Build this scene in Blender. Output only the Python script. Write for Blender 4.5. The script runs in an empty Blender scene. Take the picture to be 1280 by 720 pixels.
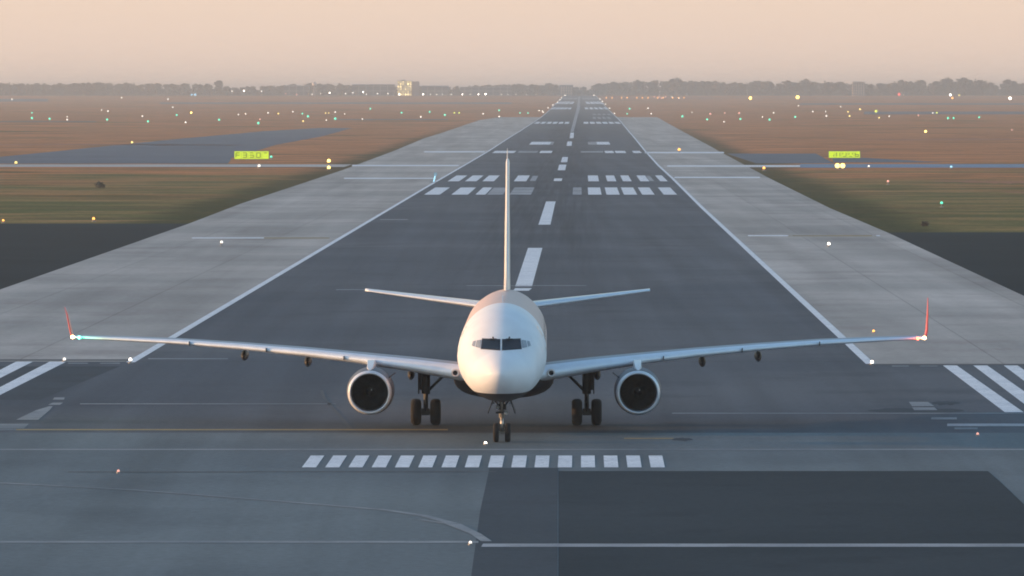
import bpy, bmesh, math, random
from mathutils import Vector, Matrix
R = math.radians
random.seed(7)
scn = bpy.context.scene
COL = scn.collection

# ------------------------------------------------------------------ camera model
F = 6900.0            # focal length in photo pixels (1280 wide)
H = 14.2              # eye height above the runway
VH = 119.0            # image row of the level line
PITCH = math.atan((360 - VH) / F)
cp, sp = math.cos(PITCH), math.sin(PITCH)

PROF = [(-500, 0), (1400, 0), (2000, .7), (2640, 2.0), (3600, 3.8), (4900, 7.0), (6700, 13.5), (8000, 13.9), (16000, 14.05)]
def g(Y):
    for (a, za), (b, zb) in zip(PROF, PROF[1:]):
        if Y <= b: return za + (zb - za) * (Y - a) / (b - a)
    return PROF[-1][1]
def ray(u, v):
    x = (u - 640) / F; y = (360 - v) / F
    return Vector((x, y * sp + cp, y * cp - sp))
def at(u, v):
    """ground point seen at photo position u, v"""
    d = ray(u, v)
    lo, hi = 60.0, 15000.0
    for _ in range(60):
        m = (lo + hi) / 2
        t = m / d.y
        if H + t * d.z > g(m): lo = m
        else: hi = m
    t = lo / d.y
    return Vector((t * d.x, lo, g(lo)))
def at_depth(u, v, Y):
    d = ray(u, v); t = Y / d.y
    return Vector((t * d.x, Y, H + t * d.z))

cam = bpy.data.cameras.new('camera'); co = bpy.data.objects.new('camera', cam); COL.objects.link(co)
co.location = (0, 0, H); co.rotation_euler = (math.pi / 2 - PITCH, 0, 0)
cam.sensor_width = 36; cam.lens = F * 36 / 1280; cam.clip_start = 1; cam.clip_end = 40000
scn.camera = co

# ------------------------------------------------------------------ materials
def nt(name):
    m = bpy.data.materials.new(name); m.use_nodes = True
    return m, m.node_tree, m.node_tree.nodes['Principled BSDF']
def N(t, typ, **kw):
    n = t.nodes.new(typ)
    for k, v in kw.items(): setattr(n, k, v)
    return n
def plain(name, col, rough=.5, metal=0, coat=0, var=0.0, scale=2.0, spec=.5):
    m, t, b = nt(name)
    b.inputs['Base Color'].default_value = (*col, 1); b.inputs['Roughness'].default_value = rough
    b.inputs['Metallic'].default_value = metal; b.inputs['Coat Weight'].default_value = coat
    b.inputs['Coat Roughness'].default_value = .12; b.inputs['Specular IOR Level'].default_value = spec
    if var:
        tc = N(t, 'ShaderNodeTexCoord'); nz = N(t, 'ShaderNodeTexNoise'); nz.inputs['Scale'].default_value = scale
        nz.inputs['Detail'].default_value = 6
        t.links.new(tc.outputs['Object'], nz.inputs['Vector'])
        r = N(t, 'ShaderNodeMapRange'); r.inputs['From Min'].default_value = .3; r.inputs['From Max'].default_value = .7
        r.inputs['To Min'].default_value = 1 - var; r.inputs['To Max'].default_value = 1 + var
        t.links.new(nz.outputs['Fac'], r.inputs['Value'])
        mx = N(t, 'ShaderNodeVectorMath', operation='SCALE'); mx.inputs[0].default_value = col
        t.links.new(r.outputs['Result'], mx.inputs['Scale']); t.links.new(mx.outputs[0], b.inputs['Base Color'])
        r2 = N(t, 'ShaderNodeMapRange'); r2.inputs['To Min'].default_value = max(.03, rough - .12); r2.inputs['To Max'].default_value = min(1, rough + .12)
        t.links.new(nz.outputs['Fac'], r2.inputs['Value']); t.links.new(r2.outputs['Result'], b.inputs['Roughness'])
    return m
def emit(name, col, s):
    m, t, b = nt(name); s = s * .30
    b.inputs['Base Color'].default_value = (*[c * .5 for c in col], 1)
    b.inputs['Emission Color'].default_value = (*col, 1); b.inputs['Emission Strength'].default_value = s
    try: m.cycles.emission_sampling = 'NONE'
    except Exception: pass
    return m
def ground_mat(name, c1, c2, c3, scales=(.05, .6, 6), rough=.85, stops=(.38, .62), streak=None, spec=.04, warp=(1, 1, 1)):
    """two broad tones mixed by metre-scale noise, c3 speckled in by finer noise"""
    m, t, b = nt(name); L = t.links.new
    tc = N(t, 'ShaderNodeTexCoord'); mp = N(t, 'ShaderNodeMapping'); mp.inputs['Scale'].default_value = warp
    L(tc.outputs['Object'], mp.inputs['Vector'])
    def noise(sc, det=5, rg=.55):
        n = N(t, 'ShaderNodeTexNoise'); n.inputs['Scale'].default_value = sc; n.inputs['Detail'].default_value = det
        n.inputs['Roughness'].default_value = rg; L(mp.outputs['Vector'], n.inputs['Vector']); return n
    n1, n2, n3 = noise(scales[0], 4), noise(scales[1]), noise(scales[2], 8, .7)
    r1 = N(t, 'ShaderNodeValToRGB'); r1.color_ramp.elements[0].position = stops[0]; r1.color_ramp.elements[1].position = stops[1]
    r1.color_ramp.elements[0].color = (*c1, 1); r1.color_ramp.elements[1].color = (*c2, 1)
    L(n1.outputs['Fac'], r1.inputs['Fac'])
    k = N(t, 'ShaderNodeMapRange'); k.inputs['From Min'].default_value = .5; k.inputs['From Max'].default_value = .72
    k.inputs['To Max'].default_value = .8
    L(n2.outputs['Fac'], k.inputs['Value'])
    mx = N(t, 'ShaderNodeMix', data_type='RGBA'); L(k.outputs['Result'], mx.inputs['Factor'])
    L(r1.outputs['Color'], mx.inputs['A']); mx.inputs['B'].default_value = (*c3, 1)
    k3 = N(t, 'ShaderNodeMapRange'); k3.inputs['From Min'].default_value = .25; k3.inputs['From Max'].default_value = .75
    k3.inputs['To Min'].default_value = .8; k3.inputs['To Max'].default_value = 1.2
    L(n3.outputs['Fac'], k3.inputs['Value'])
    vm = N(t, 'ShaderNodeVectorMath', operation='SCALE'); L(mx.outputs['Result'], vm.inputs[0]); L(k3.outputs['Result'], vm.inputs['Scale'])
    last = vm.outputs[0]
    if streak:      # long rolled-in streaks left by tyres and paving machines: (rotation of their run, scale across, strength)
        mp2 = N(t, 'ShaderNodeMapping'); mp2.inputs['Rotation'].default_value = (0, 0, streak[0]); mp2.inputs['Scale'].default_value = (streak[1], .006, 1)
        L(tc.outputs['Object'], mp2.inputs['Vector'])
        n4 = N(t, 'ShaderNodeTexNoise'); n4.inputs['Scale'].default_value = 1; n4.inputs['Detail'].default_value = 5
        L(mp2.outputs['Vector'], n4.inputs['Vector'])
        k4 = N(t, 'ShaderNodeMapRange'); k4.inputs['From Min'].default_value = .3; k4.inputs['From Max'].default_value = .7
        k4.inputs['To Min'].default_value = 1 - streak[2]; k4.inputs['To Max'].default_value = 1 + streak[2]
        L(n4.outputs['Fac'], k4.inputs['Value'])
        v2 = N(t, 'ShaderNodeVectorMath', operation='SCALE'); L(last, v2.inputs[0]); L(k4.outputs['Result'], v2.inputs['Scale']); last = v2.outputs[0]
    L(last, b.inputs['Base Color'])
    b.inputs['Roughness'].default_value = rough; b.inputs['Specular IOR Level'].default_value = spec
    return m

M = {}
def grass_mat():
    m, t, b = nt('dry_sunlit_grass'); L = t.links.new
    tc = N(t, 'ShaderNodeTexCoord'); sx = N(t, 'ShaderNodeSeparateXYZ'); L(tc.outputs['Object'], sx.inputs[0])
    def noise(sc, det, rg, warp=(1, 1, 1), off=0):
        mp = N(t, 'ShaderNodeMapping'); mp.inputs['Scale'].default_value = warp; mp.inputs['Location'].default_value = (off, off, 0); L(tc.outputs['Object'], mp.inputs['Vector'])
        n = N(t, 'ShaderNodeTexNoise'); n.inputs['Scale'].default_value = sc; n.inputs['Detail'].default_value = det; n.inputs['Roughness'].default_value = rg; L(mp.outputs['Vector'], n.inputs['Vector']); return n.outputs['Fac']
    def math_(op, a, b_=None, c=None, cl=False):
        n = N(t, 'ShaderNodeMath', operation=op, use_clamp=cl)
        for i, q in enumerate((a, b_, c)):
            if q is None: continue
            if isinstance(q, (int, float)): n.inputs[i].default_value = q
            else: L(q, n.inputs[i])
        return n.outputs[0]
    def step(v, a, b_, lo=0, hi=1):
        n = N(t, 'ShaderNodeMapRange', interpolation_type='SMOOTHSTEP'); n.inputs['From Min'].default_value = a; n.inputs['From Max'].default_value = b_
        n.inputs['To Min'].default_value = lo; n.inputs['To Max'].default_value = hi; L(v, n.inputs['Value']); return n.outputs['Result']
    def mix(f, A_, B_):
        n = N(t, 'ShaderNodeMix', data_type='RGBA'); L(f, n.inputs['Factor'])
        for s_, q in (('A', A_), ('B', B_)):
            if isinstance(q, tuple): n.inputs[s_].default_value = (*q, 1)
            else: L(q, n.inputs[s_])
        return n.outputs['Result']
    big = noise(.012, 6, .62); mid = noise(.06, 9, .68, (.5, 1, 1), 40); fine = noise(.9, 6, .75, (1, 1, 1), 7); mow = noise(.045, 7, .68, (.35, 1, 1), 90)
    ora = mix(step(mid, .40, .62), (.56, .235, .105), (.30, .150, .075))
    oli = mix(step(mid, .38, .60), (.29, .195, .085), (.125, .13, .052))
    # nearer the taxiway the sward is greener, beyond it dry, with the low sun's orange put into the colour; the border wanders
    yy = math_('ADD', sx.outputs['Y'], math_('MULTIPLY', math_('SUBTRACT', big, .5), 1500))
    c = mix(step(yy, 700, 1150), oli, ora)
    c = mix(step(big, .56, .66, 0, .75), c, (.085, .098, .040))
    c = mix(step(mow, .52, .66, 0, .6), c, (.11, .080, .045))
    c = mix(step(mow, .46, .36, 0, .5), c, (.50, .26, .13))
    # rank darker growth close to the paving, thinning outwards
    PL, PR = at(300, 255), at(925, 203); QL, QR = at(600, 150), at(1110, 291)
    def dist(P, Q, sgn):
        k = (Q.x - P.x) / (Q.y - P.y); x0 = P.x - k * P.y
        return math_('MULTIPLY', math_('SUBTRACT', sx.outputs['X'], math_('MULTIPLY_ADD', sx.outputs['Y'], k, x0)), sgn)
    for P, Q, sg_ in ((PL, QL, -1), (PR, QR, 1)):
        d = math_('ADD', dist(P, Q, sg_), math_('MULTIPLY', math_('SUBTRACT', mid, .5), 26))
        on = math_('MULTIPLY', step(d, 9, 2.5, 0, .85), math_('MULTIPLY', step(d, -45, -30), step(sx.outputs['Y'], 2700, 1500))); c = mix(on, c, (.062, .066, .032))
    k = step(fine, .3, .7, .72, 1.28); vm = N(t, 'ShaderNodeVectorMath', operation='SCALE'); L(c, vm.inputs[0]); L(k, vm.inputs['Scale'])
    L(vm.outputs[0], b.inputs['Base Color']); b.inputs['Roughness'].default_value = .95; b.inputs['Specular IOR Level'].default_value = 0
    return m
M['grass'] = grass_mat()
M['runway'] = ground_mat('runway_asphalt', (.086, .100, .118), (.120, .133, .148), (.072, .083, .098), (.03, .12, 3), .8, streak=(0.012, .4, .14))
M['shoulder'] = ground_mat('shoulder_concrete', (.335, .325, .305), (.440, .418, .388), (.30, .275, .260), (.03, .1, 2), .85, streak=(0.012, .22, .17))
def rubber(m, P, Q):
    """tyre rubber laid down each side of the centre line, strongest in the touchdown zone"""
    t = m.node_tree; b = t.nodes['Principled BSDF']; L = t.links.new; src = b.inputs['Base Color'].links[0].from_socket
    tc = N(t, 'ShaderNodeTexCoord'); sx = N(t, 'ShaderNodeSeparateXYZ'); L(tc.outputs['Object'], sx.inputs[0])
    k = (Q.x - P.x) / (Q.y - P.y); a = N(t, 'ShaderNodeMath', operation='MULTIPLY_ADD'); L(sx.outputs['Y'], a.inputs[0]); a.inputs[1].default_value = k; a.inputs[2].default_value = P.x - k * P.y
    d = N(t, 'ShaderNodeMath', operation='SUBTRACT'); L(sx.outputs['X'], d.inputs[0]); L(a.outputs[0], d.inputs[1])
    mp = N(t, 'ShaderNodeCombineXYZ'); L(d.outputs[0], mp.inputs['X'])
    yv = N(t, 'ShaderNodeMath', operation='MULTIPLY'); L(sx.outputs['Y'], yv.inputs[0]); yv.inputs[1].default_value = .006; L(yv.outputs[0], mp.inputs['Y'])
    n = N(t, 'ShaderNodeTexNoise'); n.inputs['Scale'].default_value = 1.6; n.inputs['Detail'].default_value = 8; n.inputs['Roughness'].default_value = .7; L(mp.outputs[0], n.inputs['Vector'])
    ab = N(t, 'ShaderNodeMath', operation='ABSOLUTE'); L(d.outputs[0], ab.inputs[0])
    w = N(t, 'ShaderNodeMapRange', interpolation_type='SMOOTHSTEP'); w.inputs['From Min'].default_value = 10; w.inputs['From Max'].default_value = 2.5; L(ab.outputs[0], w.inputs['Value'])
    y2 = N(t, 'ShaderNodeMapRange', interpolation_type='SMOOTHSTEP'); y2.inputs['From Min'].default_value = 330; y2.inputs['From Max'].default_value = 700; y2.inputs['To Min'].default_value = .25; L(sx.outputs['Y'], y2.inputs['Value'])
    ns_ = N(t, 'ShaderNodeMapRange'); ns_.inputs['From Min'].default_value = .3; ns_.inputs['From Max'].default_value = .65; ns_.inputs['To Max'].default_value = .62; L(n.outputs['Fac'], ns_.inputs['Value'])
    q = N(t, 'ShaderNodeMath', operation='MULTIPLY'); L(w.outputs['Result'], q.inputs[0]); L(y2.outputs['Result'], q.inputs[1])
    q2 = N(t, 'ShaderNodeMath', operation='MULTIPLY'); L(q.outputs[0], q2.inputs[0]); L(ns_.outputs['Result'], q2.inputs[1])
    mx = N(t, 'ShaderNodeMix', data_type='RGBA'); L(q2.outputs[0], mx.inputs['Factor']); L(src, mx.inputs['A']); mx.inputs['B'].default_value = (.028, .034, .042, 1)
    L(mx.outputs['Result'], b.inputs['Base Color'])
def joints(m, bw, rh, rot, k_):
    """thin sealed joints between slabs"""
    t = m.node_tree; b = t.nodes['Principled BSDF']; L = t.links.new; src = b.inputs['Base Color'].links[0].from_socket
    tc = N(t, 'ShaderNodeTexCoord'); mp = N(t, 'ShaderNodeMapping'); mp.inputs['Rotation'].default_value = (0, 0, rot); L(tc.outputs['Object'], mp.inputs['Vector'])
    br = N(t, 'ShaderNodeTexBrick'); br.offset = 0; br.inputs['Scale'].default_value = 1; br.inputs['Brick Width'].default_value = bw; br.inputs['Row Height'].default_value = rh; br.inputs['Mortar Size'].default_value = .05
    br.inputs['Color1'].default_value = (1.05, 1.05, 1.05, 1); br.inputs['Color2'].default_value = (.95, .95, .95, 1); br.inputs['Mortar'].default_value = (k_, k_, k_, 1); L(mp.outputs['Vector'], br.inputs['Vector'])
    vm = N(t, 'ShaderNodeVectorMath', operation='MULTIPLY'); L(src, vm.inputs[0]); L(br.outputs['Color'], vm.inputs[1]); L(vm.outputs[0], b.inputs['Base Color'])
rubber(M['runway'], at(661, 332), at(712, 160)); joints(M['shoulder'], 7.5, 60, .012, .72)
M['apron'] = ground_mat('apron_asphalt', (.128, .155, .170), (.170, .200, .210), (.112, .134, .148), (.02, .10, 3), .8, streak=(math.pi / 2, .30, .17))
M['dark'] = ground_mat('dark_asphalt', (.010, .015, .019), (.015, .021, .026), (.008, .012, .016), (.03, .2, 3), .8)
M['patch'] = ground_mat('patch_asphalt', (.030, .040, .048), (.052, .064, .075), (.026, .034, .042), (.05, .2, 3), .8, (.35,.68))
M['patch2'] = ground_mat('resurfaced_asphalt', (.060, .073, .086), (.070, .084, .098), (.052, .062, .073), (.04, .2, 3), .8)
M['taxi'] = ground_mat('taxiway_asphalt', (.105, .125, .155), (.125, .145, .175), (.085, .09, .11), (.02, .08, 1), .75)
M['conc'] = ground_mat('taxiway_concrete', (.42, .40, .38), (.48, .46, .44), (.38, .35, .33), (.02, .08, 1), .8)
M['bconc'] = ground_mat('blue_reflection_paving', (.16, .24, .34), (.18, .26, .36), (.13, .19, .27), (.02, .08, 1), .7)  # blue of the taxiway's reflection put into the paving colour
M['soil'] = ground_mat('soil_and_lamp_glow', (.34, .17, .11), (.40, .20, .13), (.25, .13, .08), (.02, .08, 1), .95, spec=0)
M['green'] = ground_mat('green_grass', (.035, .055, .022), (.05, .065, .03), (.075, .065, .03), (.05, .3, 2), .95, spec=0)
M['paint'] = ground_mat('white_marking', (.66, .70, .74), (.78, .81, .84), (.38, .41, .44), (.4, 4.0, 26), .6)
M['worn'] = ground_mat('worn_marking', (.24, .26, .28), (.40, .42, .44), (.20, .22, .24), (.15, 1.2, 10), .75)
M['faint'] = ground_mat('faint_marking', (.19, .215, .235), (.30, .32, .33), (.17, .19, .205), (.12, 1.0, 10), .8)
M['yellow'] = ground_mat('yellow_marking', (.28, .25, .18), (.38, .29, .15), (.20, .20, .18), (.08, 1, 10), .75)
M['joint'] = plain('joint_tar', (.035, .038, .045), .7)

# ------------------------------------------------------------------ object helpers
def tag(o, label=None, cat=None, group=None, kind=None):
    if label: o['label'] = label
    if cat: o['category'] = cat
    if group: o['group'] = group
    if kind: o['kind'] = kind
    return o
def link(name, me, parent=None):
    o = bpy.data.objects.new(name, me); COL.objects.link(o); o.parent = parent
    return o
def mesh(name, verts, faces, mats, parent=None, smooth=False, mi=None):
    me = bpy.data.meshes.new(name); me.from_pydata([tuple(v) for v in verts], [], faces)
    for m in (mats if isinstance(mats, (list, tuple)) else [mats]): me.materials.append(m)
    if mi: me.polygons.foreach_set('material_index', mi)
    if smooth: me.polygons.foreach_set('use_smooth', [True] * len(me.polygons))
    me.update()
    bm = bmesh.new(); bm.from_mesh(me); bmesh.ops.recalc_face_normals(bm, faces=bm.faces); bm.to_mesh(me); bm.free()
    return link(name, me, parent)
def empty(name, loc, rz=0, parent=None):
    o = bpy.data.objects.new(name, None); o.location = loc; o.rotation_euler = (0, 0, rz); COL.objects.link(o); o.parent = parent
    o.empty_display_size = .5
    return o

class MB:
    def __init__(s): s.v = []; s.f = []; s.m = []
    def add(s, vs, fs, mi=0):
        b = len(s.v); s.v += [Vector(v) for v in vs]; s.f += [[b + i for i in f] for f in fs]; s.m += [mi] * len(fs); return s
    def box(s, c, d, mi=0, rot=None):
        hx, hy, hz = d[0] / 2, d[1] / 2, d[2] / 2
        vs = [Vector((x * hx, y * hy, z * hz)) for x in (-1, 1) for y in (-1, 1) for z in (-1, 1)]
        if rot: vs = [rot @ v for v in vs]
        vs = [v + Vector(c) for v in vs]
        return s.add(vs, [(0, 1, 3, 2), (4, 6, 7, 5), (0, 4, 5, 1), (2, 3, 7, 6), (0, 2, 6, 4), (1, 5, 7, 3)], mi)
    def tube(s, pts, rad, n=12, mi=0, cap=True):
        pts = [Vector(p) for p in pts]
        if not isinstance(rad, (list, tuple)): rad = [rad] * len(pts)
        vs = []; fs = []
        for i, (p, r) in enumerate(zip(pts, rad)):
            a = pts[max(i - 1, 0)]; b = pts[min(i + 1, len(pts) - 1)]
            d = (b - a).normalized(); up = Vector((0, 0, 1)) if abs(d.z) < .9 else Vector((0, 1, 0))
            x = d.cross(up).normalized(); y = x.cross(d)
            for k in range(n):
                an = 2 * math.pi * k / n; vs.append(p + (x * math.cos(an) + y * math.sin(an)) * r)
        for i in range(len(pts) - 1):
            for k in range(n):
                fs.append((i * n + k, i * n + (k + 1) % n, (i + 1) * n + (k + 1) % n, (i + 1) * n + k))
        if cap: fs += [tuple(range(n)), tuple(range((len(pts) - 1) * n, len(pts) * n))]
        return s.add(vs, fs, mi)
    def lathe(s, prof, axis='y', c=(0, 0, 0), n=32, mi=0, closed=False):
        """prof: (along, radius) pairs turned about the axis"""
        c = Vector(c); vs = []; fs = []
        for a, r in prof:
            for k in range(n):
                t = 2 * math.pi * k / n; q = (r * math.cos(t), r * math.sin(t))
                vs.append(c + (Vector((q[0], a, q[1])) if axis == 'y' else Vector((a, q[0], q[1])) if axis == 'x' else Vector((q[0], q[1], a))))
        m_ = len(prof)
        for i in range(m_ if closed else m_ - 1):
            j = (i + 1) % m_
            for k in range(n): fs.append((i * n + k, i * n + (k + 1) % n, j * n + (k + 1) % n, j * n + k))
        if not closed: fs += [tuple(range(n)), tuple(range((m_ - 1) * n, m_ * n))]
        return s.add(vs, fs, mi)
    def build(s, name, mats, parent=None, smooth=False):
        return mesh(name, s.v, s.f, mats, parent, smooth, s.m)
def autosmooth(o, ang=40):
    me = o.data
    me.polygons.foreach_set('use_smooth', [True] * len(me.polygons))
    bm = bmesh.new(); bm.from_mesh(me)
    for e in bm.edges:
        if len(e.link_faces) == 2 and e.calc_face_angle(0) > R(ang): e.smooth = False
    bm.to_mesh(me); bm.free()
    return o

# ------------------------------------------------------------------ ground sheets
ROWS = sorted(set([p[0] for p in PROF[1:]] + list(range(1400, 8100, 150))))
def lift(Y, layer):
    return g(Y) + .003 + layer * (.0016 + .000010 * max(0, Y - 400))
def edge_x(pts, Y):
    pts = sorted(pts, key=lambda p: p.y)
    if Y <= pts[0].y: a, b = pts[0], pts[1]
    elif Y >= pts[-1].y: a, b = pts[-2], pts[-1]
    else:
        for a, b in zip(pts, pts[1:]):
            if a.y <= Y <= b.y: break
    if abs(b.y - a.y) < 1e-6: return a.x
    return a.x + (b.x - a.x) * (Y - a.y) / (b.y - a.y)
def ribbon(left, right, layer, y0=None, y1=None, slab=None):
    """a sheet between two edges given as photo points lying on the ground"""
    L = [at(*p) if len(p) == 2 else Vector(p) for p in left]; Rr = [at(*p) if len(p) == 2 else Vector(p) for p in right]
    if y0 is None: y0 = max(min(p.y for p in L), min(p.y for p in Rr))
    if y1 is None: y1 = min(max(p.y for p in L), max(p.y for p in Rr))
    ys = sorted(set([y0, y1] + [p.y for p in L + Rr if y0 < p.y < y1] + [r for r in ROWS if y0 < r < y1]))
    ys = [ys[0]] + [b for a, b in zip(ys, ys[1:]) if b - a > 1e-4]
    vs = []; fs = []
    for Y in ys:
        vs += [(edge_x(L, Y), Y, lift(Y, layer)), (edge_x(Rr, Y), Y, lift(Y, layer))]
    for i in range(len(ys) - 1): fs.append((2 * i, 2 * i + 1, 2 * i + 3, 2 * i + 2))
    return vs, fs
def sheet(name, ribs, mat, label=None, cat='paving'):
    v = []; f = []
    for vs, fs in ribs:
        b = len(v); v += vs; f += [tuple(b + i for i in q) for q in fs]
    o = mesh(name, v, f, mat)
    for p in o.data.polygons:
        if p.normal.z < 0: p.flip()
    return tag(o, label, None, None, 'structure')

# base terrain: one sheet out past the horizon
xs = [-7000, -2500, -900, 900, 2500, 7000]
ys = [-60, 100, 400, 900] + ROWS + [10000, 12500, 15500]
gv = [(x, y, g(y)) for y in ys for x in xs]; nx = len(xs)
gf = [(j * nx + i, j * nx + i + 1, (j + 1) * nx + i + 1, (j + 1) * nx + i) for j in range(len(ys) - 1) for i in range(nx - 1)]
o = mesh('ground', gv, gf, M['grass']); tag(o, 'wide field of dry brown and olive grass around the runway', None, None, 'structure')

LE_ = [(163, 453), (528, 237), (580, 207), (640, 170), (675, 148), (697, 128), (705.5, 119.8)]     # left side stripe of the runway
RE_ = [(1088, 455), (877, 259), (840, 222.5), (823, 207), (791, 170), (774, 150), (752, 128), (744.5, 119.8)]
a1, a2 = at(163, 453), at(1088, 455)
LEg = [at(*p) for p in LE_]; REg = [at(*p) for p in RE_]
# run the runway on towards the eye so that it lies under the aircraft and out to the edge of the view
VPu, VPv = 726, VH
YN = at(640, 452).y
Xw = 200
# apron: everything nearer than the end of the shoulders
sheet('apron', [([(-Xw, -40, .0015), (Xw, -40, .0015), (Xw, YN, .0015), (-Xw, YN, .0015)], [(0, 1, 2, 3)])], M['runway'], 'grey asphalt turning area under and around the airliner')
ya = at(640, 541).y
sheet('taxiway_apron', [([(-Xw, -38, .003), (Xw, -38, .003), (Xw, ya, .003), (-Xw, ya, .003)], [(0, 1, 2, 3)])], M['apron'], 'blue grey taxiway paving in front of the nose wheel')
sheet('runway', [ribbon(LEg, REg, 2, YN, LEg[-1].y)], M['runway'], 'long grey runway running to the horizon')
# shoulders
LO = [(-420, 520), (0, 362), (235, 280), (300, 255), (430, 212), (530, 173), (600, 150), (640, 144.5)]
RO = [(1480, 469), (1280, 370), (1110, 291), (1037, 260), (960, 222), (925, 203), (890, 184), (860, 168), (822, 147)]
sheet('runway_shoulder', [ribbon(LO, LE_, 1, YN, at(640, 146.5).y)], M['shoulder'], 'pale concrete shoulder left of the runway')
sheet('runway_shoulder', [ribbon(RE_, RO, 1, at(640, 455).y, at(640, 146.5).y)], M['shoulder'], 'pale concrete shoulder right of the runway')
# dark pads beyond the shoulders
YL0, YL1 = at(0, 449).y, at(0, 279.5).y
sheet('dark_pad', [ribbon([(-260, YL0, 0), (-260, YL1, 0)], LO, 1, YL0, YL1)], M['dark'], 'black asphalt pad outside the left shoulder')
YR1 = at(0, 290.5).y
sheet('dark_pad', [ribbon(RO, [(260, YL0, 0), (260, YR1, 0)], 1, at(0, 455).y, YR1)], M['dark'], 'black asphalt pad outside the right shoulder')
# cross taxiways
def band(u0, u1, v0, v1, lay, u0b=None, u1b=None):
    """patch: u0..u1 at the near row v0, u0b..u1b at the far row v1"""
    return ribbon([(u0, v0), (u0 if u0b is None else u0b, v1)], [(u1, v0), (u1 if u1b is None else u1b, v1)], lay)
sheet('cross_taxiway', [band(-400, 430, 208.8, 205.6, 2, None, 440), band(440, 572, 208.4, 206.0, 3, 440, 575)], M['conc'], 'pale taxiway crossing far behind the airliner on the left')
sheet('cross_taxiway', [band(832, 1000, 209.3, 206.3, 3, 828, 1000)], M['conc'], 'pale start of the taxiway crossing on the right')
sheet('cross_taxiway', [band(1000, 1700, 209.6, 205.2, 2)], M['bconc'], 'blue grey taxiway crossing far behind the airliner on the right')
sheet('side_taxiway', [band(-500, 285, 204.6, 197, 1, -500, 290), ribbon([(-500, 197), (0, 196), (100, 186), (230, 173), (330, 164), (400, 160)], [(290, 197), (345, 181), (400, 171), (440, 160)], 1)], M['taxi'], 'blue grey taxiway curving off to the left behind the yellow sign')
sheet('service_road', [band(945, 1042, 204.2, 192, 1, 908, 1020), band(1042, 1180, 203, 196, 1, 1040, 1060)], M['taxi'], 'dark strip of asphalt beside the right shoulder')
sheet('far_taxiway', [band(1080, 1700, 143, 139.5, 1), band(-300, 120, 152.5, 151.5, 1), band(420, 560, 150, 148.8, 1), band(-300, 60, 127, 123.5, 1), band(200, 640, 130, 128, 1), band(1000, 1600, 131, 129, 1)], M['taxi'], 'thin pale taxiways far out across the fields')
def blob(u0, u1, v, dv, seed, lay=1):
    """long ragged patch of ground, tapering at both ends, traced from its outline on the field"""
    rnd = random.Random(seed); P = []; n = 22; vs = []; fs = []
    c = at((u0 + u1) / 2, v); c0 = at(u0, v); c1 = at(u1, v); y0 = at(640, v + dv).y - c.y; y1 = at(640, v - dv).y - c.y
    for i in range(n + 1):
        t = i / n; x = c0.x + (c1.x - c0.x) * t; k = (1 - abs(2 * t - 1) ** 2.2) ** .8
        a = y0 * k * rnd.uniform(.45, 1); b = y1 * k * rnd.uniform(.45, 1); sh = (y1 - y0) * .18 * math.sin(t * 7 + seed)
        ya_, yb_ = c.y + a + sh, c.y + b + sh
        vs += [(x, ya_, lift(ya_, lay)), (x, (ya_ + yb_) / 2, lift((ya_ + yb_) / 2, lay)), (x, yb_, lift(yb_, lay))]
    for i in range(n): fs += [(3 * i, 3 * i + 3, 3 * i + 4, 3 * i + 1), (3 * i + 1, 3 * i + 4, 3 * i + 5, 3 * i + 2)]
    return vs, fs
sheet('bare_ground_and_glow', [blob(*q, 1) for q in [(1165, 1330, 227.2, 2.0, 1), (1250, 1400, 240.5, 1.6, 2), (1060, 1400, 174.5, 1.2, 4), (-60, 330, 181, 1.2, 5)]]
    + [band(750, 905, 124.3, 120.6, 1, 752, 890), band(905, 1500, 123.2, 121.8, 1)], M['soil'], 'reddish bare soil strips in the dry fields, with painted lamp glow near the runway end')  # strip by the runway end: orange lamp glow put into the ground colour
# patches on the near paving
sheet('dark_patch', [ribbon([(612, 585), (600, 640), (589, 720), (580, 800)], [(697.5, 585), (697, 640), (697, 720), (697, 800)], 3)], M['patch2'], 'resurfaced strip of darker asphalt beside the centre line')
sheet('dark_patch', [ribbon([(698, 589), (698, 640), (698, 720), (698, 800)], [(1235, 589), (1250, 602), (1290, 640), (1400, 750), (1450, 800)], 3)], M['patch'], 'largest near black rectangle of fresh asphalt at front right')
def torn(u0, u1, v0, v1, seed, lay):
    rnd = random.Random(seed); vs = []; fs = []; n = 16
    for i in range(n + 1):
        u_ = u0 + (u1 - u0) * i / n; k = min(1, 4 * i / n, 4 * (1 - i / n)) * .8 + .2; m_ = (v0 + v1) / 2
        for v_ in (m_ + (v0 - m_) * k * rnd.uniform(.5, 1), m_ + (v1 - m_) * k * rnd.uniform(.5, 1)):
            p = at(u_, v_); vs.append((p.x, p.y, lift(p.y, lay)))
    for i in range(n): fs.append((2 * i, 2 * i + 2, 2 * i + 3, 2 * i + 1))
    return vs, fs
sheet('dark_patch', [torn(1085, 1205, 518, 509, 3, 4), torn(1165, 1200, 507, 501, 5, 5), torn(840, 866, 552, 547, 7, 5)], M['patch2'], 'ragged darker repairs in the paving beside the broken markings')
sheet('dark_patch', [ribbon([(-200, 500), (-200, 458)], [(50, 500), (150, 458)], 1.5)], M['patch2'], 'darker asphalt under the left chevron bars')

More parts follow.
